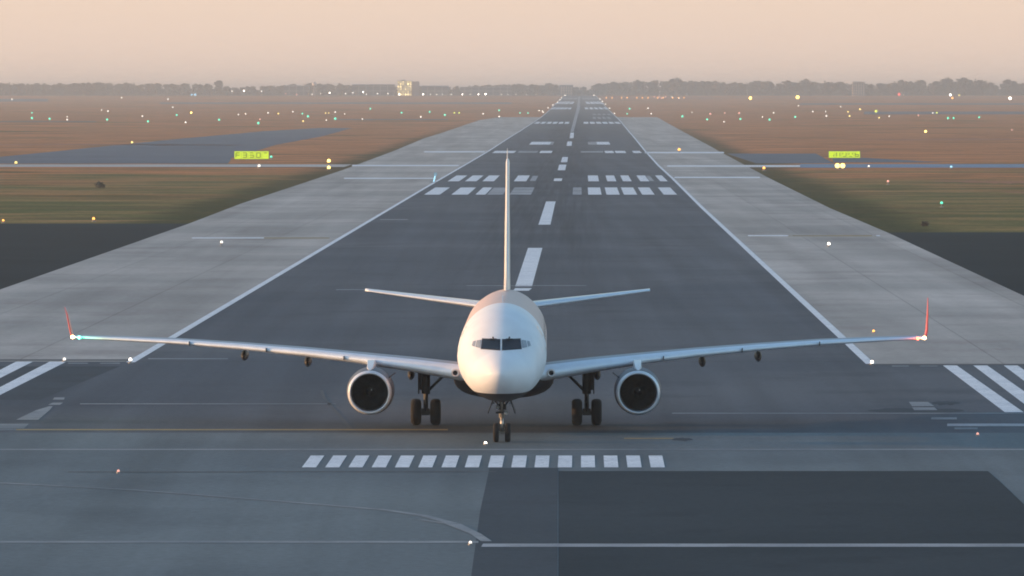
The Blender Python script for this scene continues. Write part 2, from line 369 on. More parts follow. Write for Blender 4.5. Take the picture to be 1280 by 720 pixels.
# ---- painted markings
def vp(u, v0, v1, vr=None):
    """line through (u, vr) heading for the runway's vanishing point: u at v0 and v1"""
    vr = vr if vr is not None else (v0 + v1) / 2
    k = lambda v: VPu + (u - VPu) * (v - VPv) / (vr - VPv)
    return k(v0), k(v1)
def bar(u0, u1, v0, v1, lay=4):
    a, b = vp(u0, v0, v1); c, d = vp(u1, v0, v1)
    return ribbon([(a, v0), (b, v1)], [(c, v0), (d, v1)], lay)
def stripe(pts, w, lay=4, y1=None):
    """a stripe of width w metres along ground points"""
    P = [at(*p) for p in pts]
    return ribbon([p + Vector((-w / 2, 0, 0)) for p in P], [p + Vector((w / 2, 0, 0)) for p in P], lay, None, y1)
sheet('edge_stripe', [stripe(LE_, .48)], M['paint'], 'white stripe along the left edge of the runway')
sheet('edge_stripe', [stripe(RE_, .48)], M['paint'], 'white stripe along the right edge of the runway')
keys = [391.5 + 28.62 * i for i in range(16)]
sheet('threshold_bars', [bar(k - 8.7, k + 8.7, 584.5, 569.7, 5) for k in keys], M['paint'], 'row of sixteen short white bars in front of the nose wheel')
cl = [ribbon([(644, 358), (660, 310)], [(665, 358), (678, 310)], 4), ribbon([(641, 363.5), (644, 360.3)], [(661, 363.5), (665, 360.3)], 4),
      ribbon([(673, 281), (682.5, 252)], [(688, 281), (694.5, 252)], 4), band(692, 702, 226.5, 223.2, 4, 693, 703), band(697, 706.5, 213, 206, 4, 699, 708),
      band(701, 709, 203, 196.5, 4, 703, 710), band(708, 714.5, 182.5, 177, 4, 709.5, 715), band(712, 717, 173, 166, 4, 713, 717.5)]
sheet('centre_line', cl, M['paint'], 'white dashes of the runway centre line')
sheet('centre_line_far', [ribbon([(713, 165), (721, 135), (723, 121)], [(717, 165), (725, 135), (725, 121)], 4)], M['worn'], 'pale far centre line')
tz = []; tzw = []
for a, b in [(537, 556), (570, 590), (599, 611)]: tz.append(bar(a, b, 243.5, 234.5))
for a, b in [(613, 632), (640, 666), (716, 727)]: tzw.append(bar(a, b, 243.5, 234.5))
for a, b in [(735, 751), (757, 773), (778, 794), (800, 815), (826, 842)]: tz.append(bar(a, b, 243.5, 234.5))
for a, b in [(565, 579), (586, 600), (607, 621), (645, 660), (735, 748), (758, 769), (777, 787.5), (798, 809), (822, 831)]: tz.append(bar(a, b, 226.8, 219.5))
for a, b in [(664, 671), (810, 815)]: tzw.append(bar(a, b, 226.5, 220))
for a, b in [(617, 644), (675, 690), (756, 767), (769, 782), (791, 801)]: tz.append(bar(a, b, 191.5, 188.8))
for a, b in [(648, 672), (726, 754)]: tzw.append(bar(a, b, 191, 189))
for a, b in [(663, 688), (746, 762)]: tz.append(bar(a, b, 181, 177.5))
for a, b in [(688, 692), (735, 746)]: tzw.append(bar(a, b, 181, 177.5))
for i in range(6): tz.append(bar(669 + 7.4 * i, 674.5 + 7.4 * i, 155, 152.6, 5)); tz.append(bar(729.5 + 7.9 * i, 735.5 + 7.9 * i, 155, 152.6, 5))
for i in range(4): tzw.append(bar(741 + 6 * i, 745 + 6 * i, 149, 146.5, 5)); tzw.append(bar(741 + 6 * i, 745 + 6 * i, 144, 142.5, 5))
for i in range(5): tz.append(bar(690 + 5 * i, 694 + 5 * i, 137, 134.6, 5)); tz.append(bar(731 + 6 * i, 735.3 + 6 * i, 137, 134.6, 5))
for i in range(4): tz.append(bar(696 + 5.5 * i, 700.5 + 5.5 * i, 130.3, 127.3, 5)); tz.append(bar(732.5 + 5.3 * i, 737 + 5.3 * i, 130.3, 127.3, 5))
for i in range(4): tzw.append(bar(701 + 5.5 * i, 705 + 5.5 * i, 124.6, 122.8, 5)); tzw.append(bar(728 + 5 * i, 732 + 5 * i, 124.6, 122.8, 5))
sheet('touchdown_bars', tz, M['paint'], 'rows of white bars across the runway beyond the tail')
sheet('touchdown_bars', tzw, M['worn'], 'worn grey bars among the white ones beyond the tail')
# chevron bars outside the edge stripes
chev = []
for u in (62, 20, -22):
    chev.append(ribbon([(u, 452.3), (u - 1.94 * 52, 504)], [(u + 21, 452.3), (u + 21 - 1.98 * 52, 504)], 5))
for u in (1178.5, 1216.5, 1254.5, 1292):
    chev.append(ribbon([(u, 457), (u + 77.5, 515.5)], [(u + 17.5, 457), (u + 101, 515.5)], 5))
sheet('shoulder_bars', chev, M['paint'], 'slanting white bars outside the runway edge lines')
sheet('paving_joint', [band(-200, 165, 451.2, 449.4, 6), band(1086, 1500, 456.6, 455, 6), band(85, 308, 590.6, 589.8, 6), band(308, 620, 590.2, 589.6, 6),
                       ribbon([(400, 488), (403, 497), (436, 536)], [(404, 488), (407, 497), (441, 536)], 6)], M['joint'], 'dark tar joints across the paving')
fl = [band(583, 733, 357.4, 356.8, 4), band(-100, 20, 538.4, 536.4, 6), band(-100, 1400, 562.8, 561.4, 6), band(100, 420, 505.6, 504.6, 6), band(840, 1400, 517.5, 516.2, 6),
      band(85, 110, 455, 453.6, 6), band(125, 150, 455, 453.6, 6), band(1115, 1136, 458.4, 457.2, 6), band(1150, 1172, 458.4, 457.2, 6), band(185, 285, 449.3, 448, 6),
      band(475, 510, 275, 274.2, 4), band(420, 460, 362.6, 361.8, 4),
      ribbon([(20, 525), (45, 513), (62, 508)], [(48, 525), (62, 513), (66, 508)], 6), band(60, 75, 506.3, 503.5, 6, 66, 79), band(66, 80, 499.8, 497, 6, 68, 81),
      band(-40, 30, 536, 530, 6, -40, 36), band(1140, 1168, 508, 502.6, 6, 1136, 1160), band(1164, 1196, 524.6, 522, 6), band(1193, 1222, 537, 534.6, 6), band(1143, 1172, 513, 509.5, 6, 1140, 1168),
      band(-200, 598, 679, 676.6, 6)]
sheet('faint_lines', fl, M['faint'], 'faded white taxi lines across the paving')
sheet('white_lines', [ribbon([(603, 681.3), (605, 678)], [(1500, 687.2), (1500, 684)], 7, at(0, 684.0).y, at(0, 680).y),
                      band(1184, 1500, 533, 529.8, 6)], M['worn'], 'clean white line across the dark asphalt at the front')
sheet('shoulder_lines', [band(440, 572, 207.9, 206.3, 4, 440, 575), band(834, 1000, 208.5, 206.9, 4), band(240, 330, 298.2, 297.0, 4), band(935, 990, 295.4, 294.1, 4), band(1090, 1100, 295.4, 294.1, 4), band(430, 545, 223.8, 222.3, 4), band(843, 950, 222.8, 221.1, 4),
      band(530, 606, 190.8, 189.2, 4), band(806, 905, 191.8, 190, 4)], M['paint'], 'pale cross lines on both concrete shoulders')
sheet('yellow_lines', [band(20, 560, 538.2, 536.6, 6), band(985, 1095, 295.6, 294.1, 4), band(330, 412, 298.4, 297.0, 5), band(780, 842, 549, 547.6, 6)], M['yellow'], 'faded yellow taxi lines')
# curved lead-off line
cpts = [(-40, 602), (60, 607), (170, 613), (300, 623), (400, 631), (480, 637.5), (530, 645), (570, 655.5), (595, 668), (608, 677)]
def curve_rib(pts, w, lay, z_=None):
    P = []
    for a, b in zip(pts, pts[1:]):
        for i in range(6): P.append(at(a[0] + (b[0] - a[0]) * i / 6, a[1] + (b[1] - a[1]) * i / 6))
    P.append(at(*pts[-1])); vs = []; fs = []
    for i, p in enumerate(P):
        d = (P[min(i + 1, len(P) - 1)] - P[max(0, i - 1)]); d.z = 0; d.normalize(); n = Vector((-d.y, d.x, 0)) * w / 2
        z = lift(p.y, lay); vs += [(p.x + n.x, p.y + n.y, z), (p.x - n.x, p.y - n.y, z)]
    for i in range(len(P) - 1): fs.append((2 * i, 2 * i + 1, 2 * i + 3, 2 * i + 2))
    return vs, fs
sheet('lead_off_line', [curve_rib(cpts, .35, 8), curve_rib([(525, 650), (560, 655), (588, 666)], .25, 9)], M['faint'], 'faded curved line bending into the dark asphalt')

# ------------------------------------------------------------------ airliner
A = {}
def fus_paint():
    m, t, b = nt('fuselage_paint'); L = t.links.new
    tc = N(t, 'ShaderNodeTexCoord'); sx = N(t, 'ShaderNodeSeparateXYZ'); L(tc.outputs['Object'], sx.inputs[0])
    # belly band: dark paint, with the wing fairing's shadow put into the colour
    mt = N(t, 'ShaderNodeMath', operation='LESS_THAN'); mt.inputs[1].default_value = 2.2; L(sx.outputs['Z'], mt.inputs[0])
    # cabin windows: ovals every 0.53 m between s 6.5 and 30
    fr = N(t, 'ShaderNodeMath', operation='PINGPONG'); fr.inputs[1].default_value = .265; L(sx.outputs['Y'], fr.inputs[0])
    dx = N(t, 'ShaderNodeMath', operation='DIVIDE'); L(fr.outputs[0], dx.inputs[0]); dx.inputs[1].default_value = .12
    dz = N(t, 'ShaderNodeMath', operation='SUBTRACT'); L(sx.outputs['Z'], dz.inputs[0]); dz.inputs[1].default_value = 4.15
    dz2 = N(t, 'ShaderNodeMath', operation='DIVIDE'); L(dz.outputs[0], dz2.inputs[0]); dz2.inputs[1].default_value = .17
    p1 = N(t, 'ShaderNodeMath', operation='POWER'); L(dx.outputs[0], p1.inputs[0]); p1.inputs[1].default_value = 2
    p2 = N(t, 'ShaderNodeMath', operation='MULTIPLY'); L(dz2.outputs[0], p2.inputs[0]); L(dz2.outputs[0], p2.inputs[1])
    sm = N(t, 'ShaderNodeMath', operation='ADD'); L(p1.outputs[0], sm.inputs[0]); L(p2.outputs[0], sm.inputs[1])
    wi = N(t, 'ShaderNodeMath', operation='LESS_THAN'); L(sm.outputs[0], wi.inputs[0]); wi.inputs[1].default_value = 1
    g1 = N(t, 'ShaderNodeMath', operation='GREATER_THAN'); L(sx.outputs['Y'], g1.inputs[0]); g1.inputs[1].default_value = 6.5
    g2 = N(t, 'ShaderNodeMath', operation='LESS_THAN'); L(sx.outputs['Y'], g2.inputs[0]); g2.inputs[1].default_value = 29.5
    w1 = N(t, 'ShaderNodeMath', operation='MULTIPLY'); L(wi.outputs[0], w1.inputs[0]); L(g1.outputs[0], w1.inputs[1])
    w2 = N(t, 'ShaderNodeMath', operation='MULTIPLY'); L(w1.outputs[0], w2.inputs[0]); L(g2.outputs[0], w2.inputs[1])
    # beige cabin behind the white nose, pink horizon reflection put into its colour
    af = N(t, 'ShaderNodeMapRange'); af.inputs['From Min'].default_value = 8.5; af.inputs['From Max'].default_value = 8.55; L(sx.outputs['Y'], af.inputs['Value'])
    nz = N(t, 'ShaderNodeTexNoise'); nz.inputs['Scale'].default_value = 1.3; nz.inputs['Detail'].default_value = 7; L(tc.outputs['Object'], nz.inputs['Vector'])
    k = N(t, 'ShaderNodeMapRange'); k.inputs['From Min'].default_value = .3; k.inputs['From Max'].default_value = .7; k.inputs['To Min'].default_value = .93; k.inputs['To Max'].default_value = 1.03
    L(nz.outputs['Fac'], k.inputs['Value'])
    c0 = N(t, 'ShaderNodeMix', data_type='RGBA'); L(af.outputs['Result'], c0.inputs['Factor']); c0.inputs['A'].default_value = (.77, .81, .85, 1); c0.inputs['B'].default_value = (.60, .47, .43, 1)
    vs = N(t, 'ShaderNodeVectorMath', operation='SCALE'); L(c0.outputs['Result'], vs.inputs[0]); L(k.outputs['Result'], vs.inputs['Scale'])
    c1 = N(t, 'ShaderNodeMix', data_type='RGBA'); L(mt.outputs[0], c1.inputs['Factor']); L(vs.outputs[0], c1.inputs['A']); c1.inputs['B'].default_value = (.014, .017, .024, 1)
    c2 = N(t, 'ShaderNodeMix', data_type='RGBA'); L(w2.outputs[0], c2.inputs['Factor']); L(c1.outputs['Result'], c2.inputs['A']); c2.inputs['B'].default_value = (.02, .022, .03, 1)
    L(c2.outputs['Result'], b.inputs['Base Color'])
    b.inputs['Roughness'].default_value = .6; b.inputs['Coat Weight'].default_value = .08; b.inputs['Coat Roughness'].default_value = .15
    return m
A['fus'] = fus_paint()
A['white'] = plain('white_paint', (.74, .75, .76), .35, coat=.3, var=.05)
A['cream'] = plain('cream_paint', (.76, .74, .70), .35, coat=.3, var=.05)
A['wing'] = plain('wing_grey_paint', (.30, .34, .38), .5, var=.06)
A['lead'] = plain('bare_metal_leading_edge', (.74, .82, .90), .42, metal=.2, var=.05)
A['chrome'] = plain('polished_intake_metal', (.70, .74, .78), .40, metal=.3, var=.04)
A['navy'] = plain('belly_paint_and_shade', (.014, .017, .024), .55, var=.1, spec=.25)  # belly paint darkened further by the wing fairing's shadow, put into the colour
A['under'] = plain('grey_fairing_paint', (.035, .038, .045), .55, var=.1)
A['cowl'] = plain('shaded_nacelle_paint', (.10, .11, .13), .5, var=.06)  # darkened all over: shadow of the nacelle's lower side put into the colour
A['glass'] = plain('cockpit_glass', (.012, .018, .026), .08, coat=.5)
A['sglass'] = plain('pale_cockpit_glass', (.30, .34, .38), .25, coat=.3, var=.1)
A['rubber'] = plain('tyre_rubber', (.010, .011, .013), .85, var=.15, scale=8)
A['gear'] = plain('gear_steel', (.045, .050, .055), .5, metal=.3, var=.15, scale=6)
A['gearw'] = plain('gear_light_metal', (.55, .52, .48), .35, metal=.5, var=.1, scale=6)
A['duct'] = plain('intake_liner', (.022, .032, .036), .6)
A['blade'] = plain('fan_titanium', (.035, .045, .05), .45, metal=.5)
A['red'] = plain('red_glow_paint', (.62, .09, .07), .4, coat=.3, var=.05)  # winglet red, with the glow of the red lamps put into the colour
A['navg'] = emit('green_navigation_lamp', (.10, 1.0, .45), 14)
A['navr'] = emit('red_navigation_lamp', (1.0, .12, .05), 14)
A['navw'] = emit('warm_tip_lamp', (1.0, .62, .25), 16)

plane = empty('airliner', (-.45, 220.7, 0), -.0070)
tag(plane, 'white twin engine airliner facing the camera on the runway, red winglets and dark belly', 'airliner')

def lerp_tab(tab, s):
    if s <= tab[0][0]: return tab[0][1]
    for (a, x), (b, y) in zip(tab, tab[1:]):
        if s <= b:
            t = (s - a) / (b - a); return x + (y - x) * t
    return tab[-1][1]
def smooth_tab(tab, s):
    # monotone cubic (Fritsch-Carlson style) through the table
    n = len(tab)
    if s <= tab[0][0]: return tab[0][1]
    if s >= tab[-1][0]: return tab[-1][1]
    d = [(tab[i + 1][1] - tab[i][1]) / (tab[i + 1][0] - tab[i][0]) for i in range(n - 1)]
    m_ = [d[0]] + [0 if d[i - 1] * d[i] <= 0 else 2 * d[i - 1] * d[i] / (d[i - 1] + d[i]) for i in range(1, n - 1)] + [d[-1]]
    for i in range(n - 1):
        a, b = tab[i][0], tab[i + 1][0]
        if s <= b:
            h = b - a; t = (s - a) / h
            return (tab[i][1] * (2 * t ** 3 - 3 * t * t + 1) + h * m_[i] * (t ** 3 - 2 * t * t + t) + tab[i + 1][1] * (-2 * t ** 3 + 3 * t * t) + h * m_[i + 1] * (t ** 3 - t * t))
Lf = 37.2
def rt(s, L, p): return (1 - (1 - min(s / L, 1)) ** 2) ** p
ZT = [(1.5, 3.92), (1.75, 4.04), (2.5, 4.66), (2.9, 4.93), (3.6, 5.22), (4.6, 5.43), (5.8, 5.53), (7.5, 5.58), (12, 5.58), (29, 5.40), (33, 5.27), (37.2, 5.05)]
ZB = [(3.8, 1.74), (5, 1.70), (6, 1.69), (23, 1.69), (26, 1.95), (30, 2.75), (34, 3.75), (37.2, 4.55)]
WD = [(5.6, 1.83), (25, 1.83), (29, 1.55), (33, .95), (37.2, .28)]
ZN = 3.05
def top(s):
    if s < 1.5: return ZN + (3.92 - ZN) * (1 - (1 - s / 1.5) ** 1.6) ** .62 if s > 0 else ZN
    return smooth_tab(ZT, s)
def bot(s):
    if s < 3.8: return ZN - (ZN - 1.74) * rt(s, 3.8, .52)
    return smooth_tab(ZB, s)
def wid(s):
    if s < 5.6: return 1.83 * rt(s, 5.6, .56)
    return smooth_tab(WD, s)
def fpt(s, th):
    """surface point; th from the crown"""
    zt, zb, w = top(s), bot(s), wid(s)
    zc = zb + (zt - zb) * .48
    x = w * math.sin(th); c = math.cos(th)
    z = zc + (zt - zc) * c if c > 0 else zc + (zc - zb) * c
    return Vector((x, s, z))
ss = [0.0015, .01, .03, .07, .13, .21, .32, .45, .6, .8, 1.0, 1.25, 1.5, 1.62, 1.75, 2.0, 2.25, 2.5, 2.7, 2.9, 3.2, 3.6, 4.1, 4.6, 5.2, 5.6, 6, 6.7, 7.5, 9, 11, 13, 15, 17, 19, 21, 23, 24.5, 26, 27.5, 29, 30.5, 32, 33.5, 35, 36, 36.8, 37.2]
NT = 64
fv = []; ff = []
for s in ss:
    for k in range(NT): fv.append(fpt(s, 2 * math.pi * k / NT))
for i in range(len(ss) - 1):
    for k in range(NT): ff.append((i * NT + k, i * NT + (k + 1) % NT, (i + 1) * NT + (k + 1) % NT, (i + 1) * NT + k))
ff += [tuple(range(NT)), tuple(range((len(ss) - 1) * NT, len(ss) * NT))]
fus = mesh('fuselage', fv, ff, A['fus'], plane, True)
def front_s(x, z):
    """station at which the nose surface passes through front-view position x, z"""
    lo, hi = .002, 7.0
    for _ in range(40):
        m_ = (lo + hi) / 2
        zt, zb, w = top(m_), bot(m_), wid(m_); zc = zb + (zt - zb) * .48
        h_ = (zt - zc) if z > zc else (zc - zb)
        if (x / w) ** 2 + ((z - zc) / h_) ** 2 > 1: lo = m_
        else: hi = m_
    return (lo + hi) / 2
def pane(name, quad, mat, off=.012, n=10):
    """quad: four front-view corners (x, z) laid on the nose"""
    vs = []; fs = []
    a, b, c, d = [Vector((p[0], 0, p[1])) for p in quad]
    def P(x, z): return Vector((x, front_s(x, z), z))
    for j in range(n + 1):
        for i in range(n + 1):
            u_, v_ = i / n, j / n
            q = a.lerp(b, u_).lerp(d.lerp(c, u_), v_)
            p = P(q.x, q.z); e = .02
            tx = P(q.x + e, q.z) - p; tz_ = P(q.x, q.z + e) - p
            nn = tx.cross(tz_).normalized()
            if nn.y > 0: nn = -nn
            vs.append(p + nn * off)
    for j in range(n):
        for i in range(n): fs.append((j * (n + 1) + i, j * (n + 1) + i + 1, (j + 1) * (n + 1) + i + 1, (j + 1) * (n + 1) + i))
    return mesh(name, vs, fs, mat, fus, True)
for sg in (1, -1):
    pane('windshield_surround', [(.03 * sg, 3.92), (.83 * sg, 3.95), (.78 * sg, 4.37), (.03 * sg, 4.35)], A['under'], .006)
    pane('windshield', [(.065 * sg, 3.96), (.78 * sg, 3.985), (.745 * sg, 4.325), (.065 * sg, 4.31)], A['glass'], .014)
    pane('side_window', [(.85 * sg, 3.99), (1.04 * sg, 4.02), (.99 * sg, 4.28), (.81 * sg, 4.31)], A['sglass'], .012)
    pane('side_window', [(1.08 * sg, 4.03), (1.19 * sg, 4.07), (1.14 * sg, 4.24), (1.03 * sg, 4.27)], A['sglass'], .012)
    w = MB(); w.tube([(.3 * sg, front_s(.3, 4.32) - .05, 4.34), (.34 * sg, front_s(.3, 4.38) - .07, 4.44)], .03, 8); w.box((.33 * sg, front_s(.33, 4.38) - .05, 4.36), (.28, .05, .03))
    w.build('wiper', A['gear'], fus)
an = MB(); an.add([(-.015, 9.2, 5.52), (-.015, 9.9, 5.52), (-.015, 9.85, 5.85), (-.015, 9.55, 5.85), (.015, 9.2, 5.52), (.015, 9.9, 5.52), (.015, 9.85, 5.85), (.015, 9.55, 5.85)],
                  [(0, 1, 2, 3), (4, 7, 6, 5), (0, 4, 5, 1), (1, 5, 6, 2), (2, 6, 7, 3), (3, 7, 4, 0)]); an.build('antenna', A['white'], fus)
for sg in (1, -1):
    d_ = []
    for zz in (2.6, 3.2, 3.8, 4.4, 4.75):
        zc = bot(6) + (top(6) - bot(6)) * .48
        def dp(s_, z_):
            zt, zb, w_ = top(s_), bot(s_), wid(s_); zc = zb + (zt - zb) * .48; h_ = (zt - zc) if z_ > zc else (zc - zb)
            return Vector((sg * (w_ * math.sqrt(max(0, 1 - ((z_ - zc) / h_) ** 2)) + .012), s_, z_))
        d_ += [dp(4.9, zz), dp(5.75, zz)]
    mesh('cabin_door', d_, [(2 * i, 2 * i + 1, 2 * i + 3, 2 * i + 2) for i in range(4)], A['white'], fus, True)
# wing to body fairing
bf = []; nb = 28; stn = [(10.2, .3, .25), (11.2, 1.5, .7), (12.4, 1.95, .90), (14, 2.15, 1.0), (17, 2.15, 1.0), (19.5, 2.0, .9), (21.5, 1.3, .6), (23, .3, .2)]
for s_, w_, h_ in stn:
    for k in range(nb):
        t_ = 2 * math.pi * k / nb
        c, q = math.cos(t_), math.sin(t_)
        bf.append((w_ * math.copysign(abs(c) ** .8, c), s_, 2.25 + h_ * math.copysign(abs(q) ** .8, q) * (.75 if q > 0 else .95)))
bff = [(i * nb + k, i * nb + (k + 1) % nb, (i + 1) * nb + (k + 1) % nb, (i + 1) * nb + k) for i in range(len(stn) - 1) for k in range(nb)] + [tuple(range(nb)), tuple(range((len(stn) - 1) * nb, len(stn) * nb))]
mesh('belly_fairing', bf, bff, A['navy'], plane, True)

AF = [(0, 0), (.006, .3), (.02, .52), (.05, .72), (.1, .88), (.2, 1.0), (.35, .98), (.5, .84), (.65, .64), (.8, .38), (.92, .15), (1, .02)]
def airfoil(chord, thick, camber=.02):
    """closed loop of (s, z) for one section, with the index ranges known from AF"""
    up = [(s_, t_ * .56 * thick + camber * math.sin(math.pi * s_)) for s_, t_ in AF]
    lo = [(s_, -t_ * .44 * thick + camber * math.sin(math.pi * s_)) for s_, t_ in AF[1:]][::-1]
    return [(s_ * chord, z_ * chord) for s_, z_ in up + lo]
def surface(name, secs, mats, parent, vertical=False, lead_idx=True):
    """secs: (span, s_le, z, chord, thickness ratio, twist)"""
    vs = []; fs = []; mi = []; n = 0
    for sp_, sl, z, c, th, tw in secs:
        lp = airfoil(c, th, 0 if vertical else .012); n = len(lp)
        for a, b in lp:
            if vertical: vs.append((b, sl + a, sp_))
            else:
                ca, sa = math.cos(tw), math.sin(tw)
                vs.append((sp_, sl + a * ca + b * sa, z + b * ca - a * sa))
    for i in range(len(secs) - 1):
        for k in range(n):
            fs.append((i * n + k, i * n + (k + 1) % n, (i + 1) * n + (k + 1) % n, (i + 1) * n + k))
            kk = k if k <= 11 else 22 - k
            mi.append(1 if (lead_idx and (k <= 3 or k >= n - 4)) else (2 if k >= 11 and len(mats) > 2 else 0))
    fs += [tuple(range(n)), tuple(range((len(secs) - 1) * n, len(secs) * n))]; mi += [0, 0]
    return mesh(name, vs, fs, mats, parent, True, mi)
WZ = [(1.2, 2.36), (2.15, 2.50), (5.76, 2.93), (9.2, 3.22), (14.3, 3.52), (19, 3.64)]
for sg, half in ((-1, 18.85), (1, 18.25)):
    secs = []
    for q in (0.06, .11, .2, .33, .45, .6, .75, .88, .96, 1.0):
        x = half * q
        le = 11.4 + (x - 1.9) * .5; te = (17.9 + max(0, x - 6.2) * .275) if x > 1.9 else 17.9
        th = .120 - .025 * min(1, q * 1.6)
        secs.append((sg * x, le, smooth_tab(WZ, x), te - le, th, R(2.2 - 2.6 * q)))
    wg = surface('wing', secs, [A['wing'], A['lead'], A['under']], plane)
    autosmooth(wg, 60)
    xl, le, zt_, ct = abs(secs[-1][0]), secs[-1][1], secs[-1][2], secs[-1][3]
    # winglet: blends up and out
    hgt = 1.7 if sg > 0 else 1.25; cant = .12 if sg > 0 else .34
    pr = [(0, 0, 0, ct, .0), (.10, .06, .15, ct * .92, 0), (.18, .30, .45, ct * .8, 0), (.18 + cant * .5, .95, .95, ct * .55, 0), (.18 + cant, hgt, 1.75, ct * .28, 0)]
    vs = []; fs = []; n = 0
    for j, (dx_, dz_, ds_, c, _) in enumerate(pr):
        lp = airfoil(c, .09, 0); n = len(lp)
        ang = [0, .5, 1.15, 1.4, 1.45][j]
        for a, b in lp: vs.append((sg * (xl + dx_ - b * math.sin(ang)), le + ds_ + a, zt_ + dz_ + b * math.cos(ang)))
    for i in range(len(pr) - 1):
        for k in range(n): fs.append((i * n + k, i * n + (k + 1) % n, (i + 1) * n + (k + 1) % n, (i + 1) * n + k))
    fs += [tuple(range(n)), tuple(range((len(pr) - 1) * n, len(pr) * n))]
    mesh('winglet', vs, fs, A['red'], wg, True)
    nv = MB(); nv.lathe([(-.14, .02), (-.11, .05), (0, .07), (.12, .06), (.2, .02)], 'y', (sg * (xl - .28), le - .12, zt_), 16)
    nv.build('navigation_light', A['navg'] if sg < 0 else A['navr'], wg, True)
    nv = MB(); nv.lathe([(-.14, .02), (-.11, .05), (0, .08), (.12, .06), (.2, .02)], 'y', (sg * (xl + .02), le - .05, zt_ + .02), 16)
    nv.build('strobe_light', A['navw'], wg, True)
    # flap track fairings and static details
    for x in (4.0, 8.55 if sg > 0 else 8.5, 11.3 if sg < 0 else 11.0):
        z0 = smooth_tab(WZ, x); s0 = 11.4 + (x - 1.9) * .5; ch = 17.9 + max(0, x - 6.2) * .275 - s0
        fb = MB(); fb.lathe([(0, .02), (.4, .13), (1.2, .2), (2.2, .2), (3.2, .14), (4.0, .03)], 'y', (0, 0, 0), 14)
        fb.v = [Vector((sg * x + v.x * .75, s0 + ch * .45 + v.y * .9, z0 - .36 - ch * .03 + v.z * 1.15)) for v in fb.v]
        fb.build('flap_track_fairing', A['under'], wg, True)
    for x in (6.8, 10.2, 13.6):
        z0 = smooth_tab(WZ, x); s0 = 11.4 + (x - 1.9) * .5
        sl = MB(); sl.box((sg * x, s0 + .06, z0), (.035, .30, .17)); sl.build('slat_gap', A['gear'], wg)
    # landing light in the wing root
    rx_ = sg * 2.02; rz_ = smooth_tab(WZ, 2.1) + .02
    ll = MB(); ll.lathe([(-.03, .10), (-.05, .16), (.02, .19), (.12, .17), (.12, .10)], 'y', (rx_, 11.36, rz_), 20, 0, True); lo_ = ll.build('landing_light', A['white'], wg, True)
    ll = MB(); ll.lathe([(.02, .10), (.08, .04), (.1, .01)], 'y', (rx_, 11.36, rz_), 16); ll.build('lens', A['glass'], lo_, True)
    # engine
    ex, es, ez = sg * (5.66 if sg > 0 else 5.58), 9.75, 1.76
    e = MB()
    outer = [(0.05, .955), (.2, 1.02), (.6, 1.09), (1.3, 1.13), (2.2, 1.12), (3.0, 1.03), (3.6, .92), (3.75, .88), (3.7, .80), (3.0, .80), (2.2, .84), (1.0, .86), (.4, .85), (.12, .87)]
    e.lathe(outer, 'y', (ex, es, ez), 48, 0, True)
    eng = e.build('engine', [A['cowl']], plane, True)
    l = MB(); l.lathe([(.26, 1.045), (.12, 1.005), (.03, .965), (-.01, .94), (.02, .91), (.10, .885), (.22, .868), (.24, .90), (.26, 1.0)], 'y', (ex, es, ez), 48, 0, True)
    l.build('intake_lip', A['chrome'], eng, True)
    l = MB(); l.lathe([(.2, .866), (.6, .850), (1.6, .84), (1.6, .88), (.2, .88)], 'y', (ex, es, ez), 48, 0, True); l.build('intake_liner', A['duct'], eng, True)
    fb = MB(); nbld = 24
    for k in range(nbld):
        t0 = 2 * math.pi * k / nbld; vs = []
        for r_, sw, tw_ in ((.2, 0, .05), (.45, .05, .10), (.83, .14, .13)):
            for dd, ds_ in ((-tw_, -.12), (tw_ * .9, .12)):
                a_ = t0 + dd / max(r_, .3) * .8 + sw
                vs.append((ex + r_ * math.cos(a_), es + 1.0 + ds_ * .7, ez + r_ * math.sin(a_)))
        fb.add(vs, [(0, 1, 3, 2), (2, 3, 5, 4)])
    fb.lathe([(1.25, .02), (1.25, .83)], 'y', (ex, es, ez), 32)
    fb.build('fan', A['blade'], eng)
    s_ = MB(); s_.lathe([(.55, .005), (.65, .07), (.8, .15), (1.0, .22), (1.2, .24)], 'y', (ex, es, ez), 24); sp_o = s_.build('spinner', A['blade'], eng, True)
    s_ = MB(); s_.box((ex + .05, es + .72, ez + .07), (.035, .03, .12), rot=Matrix.Rotation(.6, 3, 'Y')); s_.build('spinner_mark', A['white'], eng)
    s_ = MB(); s_.lathe([(2.8, .55), (3.6, .52), (4.4, .40), (4.45, .30), (4.9, .16), (5.1, .03)], 'y', (ex, es, ez), 28); s_.build('exhaust', A['gear'], eng, True)
    for q in [eng] + list(eng.children):
        for v_ in q.data.vertices: v_.co.x = ex + (v_.co.x - ex) * .885; v_.co.z = ez + (v_.co.z - ez) * .885
    # pylon: thin upright fin from nacelle crown back under the wing
    zp = smooth_tab(WZ, abs(ex))
    pv = []
    for s0, z0, z1, wd in ((10.15, ez + .85, ez + .95, .05), (10.6, ez + .88, zp - .12, .15), (12.0, ez + .92, zp + .10, .19), (13.6, ez + .85, zp + .05, .19), (15.6, zp - .35, zp - .1, .08)):
        pv += [(ex - wd, s0, z0), (ex + wd, s0, z0), (ex + wd * .8, s0, z1), (ex - wd * .8, s0, z1)]
    pf = [(i * 4 + k, i * 4 + (k + 1) % 4, (i + 1) * 4 + (k + 1) % 4, (i + 1) * 4 + k) for i in range(4) for k in range(4)] + [(0, 1, 2, 3), (16, 17, 18, 19)]
    autosmooth(mesh('pylon', pv, pf, A['white'], eng), 50)
    st = MB(); iz = -sg
